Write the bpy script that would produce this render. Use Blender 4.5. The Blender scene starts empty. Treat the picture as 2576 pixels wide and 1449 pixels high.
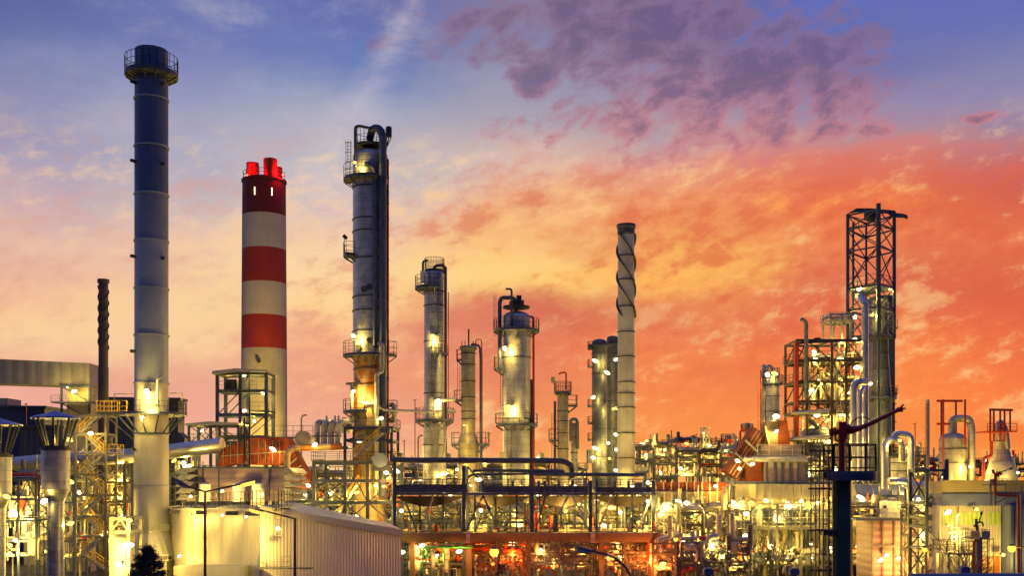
import bpy, math, random
from mathutils import Vector, Matrix
random.seed(7)
scene = bpy.context.scene
COL = scene.collection

# ---------------------------------------------------------------- camera
# frame units: the photograph seen 2576 wide; F = focal length in those units, horizon at row 1205
F, CX, HZ, CAMZ = 2755.0, 1288.0, 1205.0, 15.0
cam_d = bpy.data.cameras.new('camera')
cam = bpy.data.objects.new('camera', cam_d); COL.objects.link(cam)
cam.location = (0, 0, CAMZ); cam.rotation_euler = (math.pi/2, 0, 0)
cam_d.sensor_width = 36.0; cam_d.lens = 36.0*F/2576.0
cam_d.shift_y = (HZ-724.5)/2576.0
cam_d.clip_start = 0.5; cam_d.clip_end = 9000
scene.camera = cam

# ---------------------------------------------------------------- world: dusk sky
def lin(c):
    return tuple(((x/255.0)/12.92 if x <= 10 else (((x/255.0)+0.055)/1.055)**2.4) for x in c)
world = bpy.data.worlds.new("World"); scene.world = world
world.use_nodes = True
nt = world.node_tree; nt.nodes.clear()
class G:
    """tiny node-graph helper"""
    def __init__(s, nt): s.nt = nt
    def n(s, t, **k):
        nd = s.nt.nodes.new(t)
        for a, b in k.items(): setattr(nd, a, b)
        return nd
    def put(s, sock, v):
        if isinstance(v, bpy.types.NodeSocket): s.nt.links.new(v, sock)
        else: sock.default_value = v
    def m(s, op, a, b=None, c=None, clamp=False):
        nd = s.n('ShaderNodeMath', operation=op, use_clamp=clamp)
        s.put(nd.inputs[0], a)
        if b is not None: s.put(nd.inputs[1], b)
        if c is not None: s.put(nd.inputs[2], c)
        return nd.outputs[0]
    def mr(s, v, a, b, c=0.0, d=1.0, smooth=True):
        nd = s.n('ShaderNodeMapRange', interpolation_type='SMOOTHSTEP' if smooth else 'LINEAR')
        s.put(nd.inputs[0], v)
        for i, x in enumerate((a, b, c, d)): s.put(nd.inputs[i+1], x)
        return nd.outputs[0]
    def mix(s, f, a, b, mode='MIX'):
        nd = s.n('ShaderNodeMix', data_type='RGBA', blend_type=mode)
        nd.clamp_factor = True
        s.put(nd.inputs[0], f)
        for i, v in ((6, a), (7, b)):
            if isinstance(v, tuple) and len(v) == 3: v = (*v, 1)
            s.put(nd.inputs[i], v)
        return nd.outputs[2]
    def noise(s, vec, scale, detail=5, rough=0.55, dist=0.0, lac=2.0):
        nd = s.n('ShaderNodeTexNoise')
        s.put(nd.inputs['Vector'], vec)
        nd.inputs['Scale'].default_value = scale; nd.inputs['Detail'].default_value = detail
        nd.inputs['Roughness'].default_value = rough; nd.inputs['Distortion'].default_value = dist
        nd.inputs['Lacunarity'].default_value = lac
        return nd.outputs[0]
    def ramp(s, f, stops):
        nd = s.n('ShaderNodeValToRGB')
        cr = nd.color_ramp
        cr.elements[0].position, cr.elements[0].color = stops[0][0], (*stops[0][1], 1)
        cr.elements[1].position, cr.elements[1].color = stops[-1][0], (*stops[-1][1], 1)
        for p, c in stops[1:-1]:
            e = cr.elements.new(p); e.color = (*c, 1)
        s.put(nd.inputs[0], f)
        return nd.outputs[0]
    def comb(s, x, y, z=0.0):
        nd = s.n('ShaderNodeCombineXYZ')
        for i, v in enumerate((x, y, z)): s.put(nd.inputs[i], v)
        return nd.outputs[0]
g = G(nt)
tc = g.n('ShaderNodeTexCoord'); sp = g.n('ShaderNodeSeparateXYZ'); nt.links.new(tc.outputs['Generated'], sp.inputs[0])
X, Y_, Z_ = sp.outputs
az = g.m('ARCTAN2', X, Y_)                                   # azimuth, 0 = the middle of the view
hor = g.m('MAXIMUM', g.m('SQRT', g.m('ADD', g.m('MULTIPLY', X, X), g.m('MULTIPLY', Y_, Y_))), 0.02)
el = g.m('DIVIDE', Z_, hor)                                  # tangent of the elevation
u0 = g.m('MULTIPLY', az, 2.0)                                # about -0.9..0.9 across the view
v0 = g.m('MULTIPLY', el, 2.0)                                # 0 at the horizon .. about 0.87 at the top
def U(px): return 2*math.atan((px-CX)/F)
def V(py, px=1288): return 2*(HZ-py)/F*math.cos(math.atan((px-CX)/F))
# organic warp
wv = g.comb(u0, g.m('MULTIPLY', v0, 1.6), 3.1)
n1 = g.noise(wv, 3.2, 5, 0.6); n2 = g.noise(g.comb(u0, g.m('MULTIPLY', v0, 1.6), 9.7), 3.2, 5, 0.6)
uw = g.m('ADD', u0, g.m('MULTIPLY', g.m('SUBTRACT', n1, 0.5), 0.34))
vw = g.m('ADD', v0, g.m('MULTIPLY', g.m('SUBTRACT', n2, 0.5), 0.13))
cols = {
 -60: [(1200,(255,185,150)),(1050,(243,165,142)),(950,(236,160,134)),(850,(250,203,142)),(790,(248,190,134)),(700,(240,180,140)),(600,(232,180,156)),(500,(200,168,176)),(400,(166,156,186)),(300,(140,136,182)),(200,(120,122,178)),(100,(92,104,174)),(0,(52,72,162))],
 430: [(1200,(255,190,140)),(1050,(240,160,130)),(950,(236,160,126)),(870,(250,200,142)),(790,(250,205,144)),(700,(242,190,146)),(600,(236,190,158)),(500,(205,182,182)),(400,(172,168,190)),(300,(158,156,190)),(210,(128,132,186)),(100,(84,100,182)),(0,(76,96,180))],
 860: [(1200,(255,205,130)),(1100,(240,165,130)),(950,(240,155,115)),(870,(246,170,122)),(780,(255,205,132)),(680,(252,208,152)),(590,(242,200,165)),(500,(218,192,184)),(400,(190,184,190)),(300,(164,164,190)),(215,(120,136,188)),(130,(68,96,178)),(0,(66,86,175))],
 1288:[(1200,(255,205,110)),(1100,(250,150,90)),(980,(238,140,96)),(880,(230,130,96)),(790,(224,128,96)),(720,(252,200,112)),(640,(252,198,118)),(560,(244,180,120)),(480,(238,176,132)),(390,(216,182,170)),(300,(176,166,178)),(200,(148,146,178)),(100,(126,122,166)),(0,(128,116,160))],
 1720:[(1200,(255,180,95)),(1080,(252,150,85)),(950,(246,140,86)),(850,(240,136,90)),(760,(240,148,92)),(680,(252,180,100)),(600,(246,168,102)),(500,(240,150,104)),(420,(228,150,122)),(350,(190,150,158)),(270,(160,142,168)),(180,(140,124,162)),(90,(112,104,160)),(0,(96,92,158))],
 2150:[(1200,(255,165,80)),(1080,(255,148,80)),(960,(252,144,82)),(860,(246,134,82)),(760,(228,116,84)),(680,(226,124,90)),(590,(238,134,88)),(500,(236,124,84)),(410,(222,114,92)),(345,(186,134,142)),(270,(152,136,172)),(170,(118,110,168)),(80,(78,92,176)),(0,(72,88,182))],
 2640:[(1200,(255,160,75)),(1080,(250,135,72)),(960,(248,130,78)),(860,(236,118,78)),(760,(222,106,80)),(680,(224,114,84)),(590,(236,128,88)),(500,(216,106,86)),(410,(196,100,98)),(330,(170,126,146)),(250,(148,134,172)),(150,(112,116,176)),(60,(84,98,182)),(0,(78,92,178))],
}
VT = V(-260)
t_ = g.m('DIVIDE', vw, VT, clamp=True)
cur = None; prev = None
for px, st in sorted(cols.items()):
    stops = sorted([(V(py, px)/VT, lin(c)) for py, c in st]); stops = [(max(0.0, p), c) for p, c in stops]
    stops.append((1.0, lin((70, 86, 165))))
    c = g.ramp(t_, stops)
    cur = c if cur is None else g.mix(g.mr(uw, U(prev), U(px), 0, 1), cur, c)
    prev = px
def blob(px, py, rx, ry, uu=None, vv=None):
    """soft ellipse centred on a direction, 1 in the middle"""
    a = g.m('DIVIDE', g.m('SUBTRACT', uu or uw, U(px)), 2*rx/F)
    b = g.m('DIVIDE', g.m('SUBTRACT', vv or vw, V(py, px)), 2*ry/F)
    return g.m('SUBTRACT', 1.0, g.m('ADD', g.m('MULTIPLY', a, a), g.m('MULTIPLY', b, b)), clamp=True)
# slanted coordinates: streaks of cloud run down to the left
def slant(k, z, sy=1.0):
    return g.comb(g.m('ADD', u0, g.m('MULTIPLY', v0, k)), g.m('MULTIPLY', g.m('SUBTRACT', v0, g.m('MULTIPLY', u0, 0.22)), sy), z)
# soft lower clouds: lighter cream ridges, darker coral undersides
ca = g.noise(slant(0.3, 1.7, 2.4), 5.0, 8, 0.62, 0.2)
cb = g.noise(slant(0.3, 1.7, 2.4), 2.3, 4, 0.55, 0.3)
cf = g.noise(slant(0.1, 21.7, 1.6), 17.0, 7, 0.66, 0.1)
ca = g.m('ADD', g.m('MULTIPLY', ca, 0.52), g.m('MULTIPLY', cf, 0.48))
low = g.mr(v0, V(290), V(480), 0, 1)
east = g.mr(u0, U(100), U(1300), 0.6, 1.0)
dk = g.m('MULTIPLY', g.mr(ca, 0.48, 0.62), g.m('MULTIPLY', g.m('MULTIPLY', low, east), g.mr(v0, V(1050), V(800), 0.2, 1)))
cur = g.mix(g.m('MULTIPLY', dk, 0.66), cur, g.mix(g.mr(u0, U(300), U(1500)), lin((222, 148, 126)), lin((222, 106, 74))))
lt = g.m('MULTIPLY', g.mr(ca, 0.50, 0.37), g.m('MULTIPLY', low, east))
cur = g.mix(g.m('MULTIPLY', lt, 0.72), cur, lin((255, 204, 136)))
# big coral banks
for px, py, rx, ry, s, c in ((2080,770,560,110,.42,(214,96,82)),(1450,790,300,90,.5,(210,106,90)),(2300,430,520,95,.65,(222,104,84)),
                             (1130,810,190,60,.35,(226,128,104)),(1650,590,420,70,.3,(226,120,86)),(900,590,240,60,.25,(226,150,120))):
    b = g.m('MULTIPLY', blob(px, py, rx, ry), g.mr(cb, 0.36, 0.60))
    cur = g.mix(g.m('MULTIPLY', b, s), cur, lin(c))
for px, py, rx, ry, s, c in ((1240,690,330,80,.6,(255,214,130)),(1720,670,300,75,.55,(255,188,96)),(1990,520,330,55,.5,(255,160,78)),(800,700,420,90,.35,(255,222,160)),(640,640,60,60,.1,(255,222,160))):
    b = g.m('MULTIPLY', blob(px, py, rx, ry), g.mr(ca, 0.56, 0.42))
    cur = g.mix(g.m('MULTIPLY', b, s), cur, lin(c))
# mauve altocumulus fields, upper middle and right
cc = g.noise(slant(0.1, 5.2, 1.35), 12.5, 8, 0.60, 0.25)
cd = g.noise(slant(0.1, 8.2, 1.7), 3.0, 3, 0.5)
fld = None
for px, py, rx, ry, s in ((1560,70,560,190,1.15),(1900,190,480,220,1.35),(1200,60,240,110,.7),(2080,230,190,90,1.3),(1760,330,520,110,1.0),(1345,190,110,70,1.25),(1930,60,300,120,.8),(1330,100,260,110,.95),(1500,300,360,90,.8),(2150,330,300,60,.9),(1050,110,160,60,.6),(1340,228,60,26,1.0),(2480,290,90,24,1.0)):
    b = g.m('MULTIPLY', blob(px, py, rx, ry, u0, v0), s)
    fld = b if fld is None else g.m('MAXIMUM', fld, b)
den = g.m('ADD', g.m('MULTIPLY', cc, 0.75), g.m('MULTIPLY', cd, 0.25))
thr = g.m('SUBTRACT', 0.60, g.m('MULTIPLY', fld, 0.19))
mask = g.mr(g.m('SUBTRACT', den, thr), -0.035, 0.10)
mask = g.m('MULTIPLY', mask, g.mr(fld, 0.0, 0.25))
warm = g.mr(g.m('ADD', vw, g.m('MULTIPLY', cc, 0.1)), V(330), V(60), 0, 1)
ccol = g.mix(warm, lin((204, 112, 124)), lin((140, 104, 142)))
core = g.mr(g.m('SUBTRACT', den, thr), 0.04, 0.20)
ccol = g.mix(g.m('MULTIPLY', core, 0.7), ccol, lin((88, 70, 118)))
cur = g.mix(g.m('MULTIPLY', mask, 0.80), cur, ccol)
# pink streak layer between field and coral bank
# thin pale wisps, upper left
w1 = g.noise(slant(0.6, 12.0, 2.0), 5.5, 8, 0.66, 0.3)
wf = g.m('MAXIMUM', g.m('MAXIMUM', blob(430,40,420,90,u0,v0), blob(880,90,330,130,u0,v0)), g.m('MULTIPLY', blob(560,300,620,160,u0,v0), 0.8))
wf = g.m('MAXIMUM', wf, g.m('MULTIPLY', blob(2240,110,60,30,u0,v0), .9))
cur = g.mix(g.m('MULTIPLY', g.m('MULTIPLY', g.mr(w1, 0.45, 0.72), wf), 0.5), cur, lin((190, 180, 200)))
# deep blue openings
for px, py, rx, ry, s, c in ((840,130,210,95,.62,(70,104,184)),(2030,40,190,60,.55,(72,92,184)),(100,0,420,130,.55,(50,70,160)),(2330,90,260,110,.35,(88,100,180))):
    b = g.m('MULTIPLY', blob(px, py, rx, ry), g.m('SUBTRACT', 1.0, g.m('MULTIPLY', mask, .8)))
    cur = g.mix(g.m('MULTIPLY', b, s), cur, lin(c))
# old spreading contrail
dx = g.m('SUBTRACT', u0, g.m('ADD', U(1045), g.m('MULTIPLY', g.m('SUBTRACT', v0, V(0, 1045)), (U(1045)-U(740))/(V(0,1045)-V(560,740)))))
wd = g.mr(v0, V(560), V(0), 0.10, 0.022, False)
ct = g.m('SUBTRACT', 1.0, g.m('ABSOLUTE', g.m('DIVIDE', g.m('ADD', dx, g.m('MULTIPLY', g.m('SUBTRACT', n1, .5), .06)), wd)), clamp=True)
ct = g.m('MULTIPLY', ct, g.m('MULTIPLY', g.mr(v0, V(570), V(430)), g.mr(w1, 0.3, 0.6)))
cur = g.mix(g.m('MULTIPLY', ct, 0.26), cur, lin((236, 214, 214)))
# away from the sunset (behind and beside the viewer): plain deep dusk blue
back = g.ramp(g.m('MULTIPLY', el, 0.5, clamp=True), [(0, (0.05, 0.055, 0.13)), (0.3, (0.016, 0.040, 0.20)), (0.55, (0.03, 0.07, 0.33)), (1, (0.06, 0.13, 0.50))])
fb = g.mr(g.m('ABSOLUTE', az), 0.55, 1.15, 0, 1)
side = g.mix(g.mr(az, -1.55, -2.1, 0, 1), lin((150, 148, 190)), back)      # the paler lilac sky off to the left
side = g.mix(g.mr(el, 0.0, 0.9, 0, 1), side, back)
back = g.mix(g.mr(az, -0.2, -0.6, 0, 1), back, side)
cur = g.mix(fb, cur, back)
cur = g.mix(g.mr(el, 0.52, 1.1, 0, 1), cur, back)
cur = g.mix(g.mr(Z_, 0.0, -0.05, 0, 1), cur, (0.03, 0.025, 0.02))
hs = g.n('ShaderNodeHueSaturation'); g.put(hs.inputs['Saturation'], g.m('MULTIPLY', g.mr(v0, V(560), V(330), 1.0, 0.84), g.mr(u0, U(300), U(1700), 0.90, 1.02))); nt.links.new(cur, hs.inputs['Color']); cur = hs.outputs[0]
bg = g.n('ShaderNodeBackground'); nt.links.new(cur, bg.inputs[0]); bg.inputs[1].default_value = 1.0
wo = g.n('ShaderNodeOutputWorld'); nt.links.new(bg.outputs[0], wo.inputs[0])

# the sun is down behind the plant: only a faint warm grazing light from the glow at the right
sun_d = bpy.data.lights.new('sun', 'SUN'); sun_d.energy = 0.25; sun_d.angle = math.radians(12); sun_d.color = (1.0, 0.42, 0.25)
sun = bpy.data.objects.new('sun', sun_d); COL.objects.link(sun)
sun.rotation_euler = (math.radians(86), 0, math.radians(128))     # from the right, a little behind the towers

scene.view_settings.view_transform = 'Standard'; scene.view_settings.look = 'None'
scene.view_settings.exposure = 0; scene.view_settings.gamma = 1
scene.render.engine = 'CYCLES'
scene.cycles.use_denoising = True
scene.cycles.max_bounces = 5; scene.cycles.diffuse_bounces = 2; scene.cycles.glossy_bounces = 2
scene.cycles.sample_clamp_indirect = 4.0

# ================================================================ geometry helpers
def P(px, py, Y): return Vector(((px-CX)/F*Y, Y, CAMZ+(HZ-py)/F*Y))
def XW(px, Y): return (px-CX)/F*Y
def ZW(py, Y): return CAMZ+(HZ-py)/F*Y
def S(px, Y): return px/F*Y
ORG = {}
class MB:
    """collects shapes, then links them as ONE mesh object"""
    def __init__(s): s.v = []; s.f = []; s.sm = []
    def add(s, vs, fs, smooth=False):
        b = len(s.v); s.v += [tuple(v) for v in vs]
        s.f += [tuple(i+b for i in f) for f in fs]; s.sm += [smooth]*len(fs)
        return s
    def box(s, x0, x1, y0, y1, z0, z1):
        vs = [(x, y, z) for z in (z0, z1) for y in (y0, y1) for x in (x0, x1)]
        return s.add(vs, [(0,2,3,1),(4,5,7,6),(0,1,5,4),(2,6,7,3),(0,4,6,2),(1,3,7,5)])
    def bar(s, a, b, w, h=None):
        a = Vector(a); b = Vector(b); h = h or w; d = b-a
        if d.length < 1e-5: return s
        d.normalize(); up = Vector((0,0,1)) if abs(d.z) < 0.97 else Vector((0,1,0))
        r = d.cross(up).normalized(); q = r.cross(d).normalized()
        r *= w/2; q *= h/2
        vs = [p+i*r+j*q for p in (a, b) for (i, j) in ((-1,-1),(1,-1),(1,1),(-1,1))]
        return s.add(vs, [(3,2,1,0),(4,5,6,7),(0,1,5,4),(1,2,6,5),(2,3,7,6),(3,0,4,7)])
    def tube(s, pts, r, n=8, cap=True):
        pts = [Vector(p) for p in pts]; k = len(pts)
        rs = r if isinstance(r, (list, tuple)) else [r]*k
        nrm = None; rings = []
        for i, p in enumerate(pts):
            t = (pts[min(i+1, k-1)]-pts[max(i-1, 0)]).normalized()
            if nrm is None:
                nrm = t.orthogonal().normalized()
            else:
                nrm = nrm-t*nrm.dot(t)
                nrm = nrm.normalized() if nrm.length > 1e-6 else t.orthogonal().normalized()
            bn = t.cross(nrm)
            rings.append([p+(nrm*math.cos(a)+bn*math.sin(a))*rs[i] for a in [2*math.pi*j/n for j in range(n)]])
        vs = [v for rg in rings for v in rg]
        fs = [(i*n+j, i*n+(j+1)%n, (i+1)*n+(j+1)%n, (i+1)*n+j) for i in range(k-1) for j in range(n)]
        s.add(vs, fs, True)
        if cap:
            s.add(rings[0], [tuple(range(n))[::-1]]); s.add(rings[-1], [tuple(range(n))])
        return s
    def pipe(s, pts, r, bend=None, n=8, cap=True):
        """tube through corner points with rounded elbows"""
        pts = [Vector(p) for p in pts]; bend = bend or r*2.2; out = [pts[0]]
        for i in range(1, len(pts)-1):
            a, b, c = pts[i-1], pts[i], pts[i+1]
            d1 = (a-b); d2 = (c-b); q = min(bend, d1.length*0.49, d2.length*0.49)
            p1 = b+d1.normalized()*q; p2 = b+d2.normalized()*q
            for t in (0, .2, .4, .6, .8, 1):
                out.append(p1*(1-t)**2+b*2*t*(1-t)+p2*t*t)
        out.append(pts[-1])
        return s.tube(out, r, n, cap)
    def lathe(s, cx, cy, prof, n=24, smooth=False, cap=True):
        ring = lambda r, z: [(cx+r*math.cos(2*math.pi*j/n), cy+r*math.sin(2*math.pi*j/n), z) for j in range(n)]
        if smooth:
            vs = [v for r, z in prof for v in ring(r, z)]
            s.add(vs, [(i*n+j, i*n+(j+1)%n, (i+1)*n+(j+1)%n, (i+1)*n+j) for i in range(len(prof)-1) for j in range(n)], True)
        else:
            for (r0, z0), (r1, z1) in zip(prof, prof[1:]):
                s.add(ring(r0, z0)+ring(r1, z1), [(j, (j+1)%n, n+(j+1)%n, n+j) for j in range(n)], True)
        if cap:
            if prof[0][0] > .001: s.add(ring(*prof[0]), [tuple(range(n))[::-1]])
            if prof[-1][0] > .001: s.add(ring(*prof[-1]), [tuple(range(n))])
        return s
    def hoop(s, cx, cy, z, r, t=0.12, h=0.14, n=28):
        return s.lathe(cx, cy, [(r, z-h/2), (r+t, z-h/2), (r+t, z+h/2), (r, z+h/2)], n, cap=False)
    def prism(s, outline, y0, y1):
        """outline in (x,z), extruded along Y"""
        k = len(outline)
        vs = [(x, y0, z) for x, z in outline]+[(x, y1, z) for x, z in outline]
        return s.add(vs, [tuple(range(k)), tuple(range(2*k-1, k-1, -1))]+[(i, i+k, (i+1)%k+k, (i+1)%k) for i in range(k)])
    def disc(s, c, nrm, r, n=16, th=0.05):
        c = Vector(c); nrm = Vector(nrm).normalized()
        return s.tube([c-nrm*th/2, c+nrm*th/2], r, n)
    def build(s, name, mat, parent=None):
        me = bpy.data.meshes.new(name)
        o = bpy.data.objects.new(name, me); COL.objects.link(o)
        if parent is None:
            org = Vector((0, 0, 0))
            if s.v:
                xs = [v[0] for v in s.v]; ys = [v[1] for v in s.v]; zs = [v[2] for v in s.v]
                org = Vector(((min(xs)+max(xs))/2, (min(ys)+max(ys))/2, min(zs)))
            o.location = org
        else:
            org = ORG[parent.name]; o.parent = parent
        ORG[o.name] = org
        me.from_pydata([(v[0]-org.x, v[1]-org.y, v[2]-org.z) for v in s.v], [], s.f)
        me.polygons.foreach_set('use_smooth', s.sm)
        me.update()
        if mat: me.materials.append(mat)
        return o
def tag(o, label, cat, group=None):
    o['label'] = label; o['category'] = cat
    if group: o['group'] = group
    return o
def thing(name, label, cat, loc, group=None):
    o = bpy.data.objects.new(name, None); COL.objects.link(o); o.location = Vector(loc)
    o.empty_display_size = 0.5
    ORG[o.name] = Vector(loc)
    return tag(o, label, cat, group)

# ================================================================ materials
MATS = {}
def mat(name, col, rough=0.6, metal=0.0, var=0.25, scale=1.2, streak=0.3, streak_col=None, seams=None, corr=None, bump=0.15, rust=None, uvz=0.25):
    """procedural paint/metal: blotches, vertical run-off streaks, optional cladding seams or corrugation"""
    if name in MATS: return MATS[name]
    m = bpy.data.materials.new(name); m.use_nodes = True; MATS[name] = m
    t = m.node_tree; t.nodes.clear(); q = G(t)
    out = q.n('ShaderNodeOutputMaterial'); bs = q.n('ShaderNodeBsdfPrincipled'); t.links.new(bs.outputs[0], out.inputs[0])
    tc = q.n('ShaderNodeTexCoord').outputs['Object']
    sp = q.n('ShaderNodeSeparateXYZ'); t.links.new(tc, sp.inputs[0]); x, y, z = sp.outputs
    n1 = q.noise(tc, scale, 5, 0.6)
    k = q.mr(n1, 0.3, 0.7, 1-var, 1+var*0.6)
    c = q.mix(1.0, tuple(col), q.comb(k, k, k), 'MULTIPLY')
    if streak:
        sv = q.comb(q.m('MULTIPLY', x, 3.0), q.m('MULTIPLY', y, 3.0), q.m('MULTIPLY', z, 0.12))
        n2 = q.noise(sv, 1.6, 5, 0.65)
        c = q.mix(q.m('MULTIPLY', q.mr(n2, 0.52, 0.72), streak), c, streak_col or tuple(v*0.35 for v in col))
    if rust:
        n3 = q.noise(q.comb(x, y, q.m('MULTIPLY', z, 0.35)), rust[1], 6, 0.65)
        c = q.mix(q.mr(n3, rust[2], rust[2]+0.1), c, rust[0])
    h = n1
    if seams:
        dz, da = seams
        ang = q.m('ARCTAN2', y, x)
        row = q.m('FLOOR', q.m('DIVIDE', z, dz))
        fz = q.m('FRACT', q.m('DIVIDE', z, dz))
        fa = q.m('FRACT', q.m('ADD', q.m('MULTIPLY', ang, da/(2*math.pi)), q.m('MULTIPLY', row, 0.5)))
        s1 = q.m('LESS_THAN', fz, 0.06/dz); s2 = q.m('LESS_THAN', fa, 0.02)
        sm = q.m('MAXIMUM', s1, s2)
        c = q.mix(q.m('MULTIPLY', sm, 0.55), c, tuple(v*0.25 for v in col))
        wn = q.n('ShaderNodeTexWhiteNoise'); q.put(wn.inputs[0], q.comb(row, q.m('FLOOR', q.m('ADD', q.m('MULTIPLY', ang, da/(2*math.pi)), q.m('MULTIPLY', row, 0.5))), 1.0))
        pk = q.mr(wn.outputs[0], 0, 1, 0.86, 1.06, False)
        c = q.mix(1.0, c, q.comb(pk, pk, pk), 'MULTIPLY')
        h = q.m('SUBTRACT', n1, q.m('MULTIPLY', sm, 0.5))
    if corr:
        ax = {'x': x, 'y': y, 'z': z}[corr[0]]
        w = q.m('SINE', q.m('MULTIPLY', ax, 2*math.pi/corr[1]))
        kk = q.mr(w, -1, -0.3, 0.8, 1.0)
        c = q.mix(1.0, c, q.comb(kk, kk, kk), 'MULTIPLY')
        h = q.m('MULTIPLY', w, 2.0)
    bp = q.n('ShaderNodeBump'); bp.inputs['Strength'].default_value = bump if not corr else 0.3
    bp.inputs['Distance'].default_value = 0.05
    t.links.new(h if not isinstance(h, float) else n1, bp.inputs['Height']); t.links.new(bp.outputs[0], bs.inputs['Normal'])
    t.links.new(c, bs.inputs['Base Color'])
    q.put(bs.inputs['Roughness'], q.mr(n1, 0.3, 0.7, max(0.05, rough-0.1), min(1, rough+0.12)))
    bs.inputs['Metallic'].default_value = metal
    return m
def emit(name, col, strength):
    m = bpy.data.materials.new(name); m.use_nodes = True
    t = m.node_tree; t.nodes.clear(); q = G(t)
    e = q.n('ShaderNodeEmission'); e.inputs[0].default_value = (*col, 1); e.inputs[1].default_value = strength
    o = q.n('ShaderNodeOutputMaterial'); t.links.new(e.outputs[0], o.inputs[0])
    m.cycles.emission_sampling = 'NONE'
    MATS[name] = m
    return m
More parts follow.
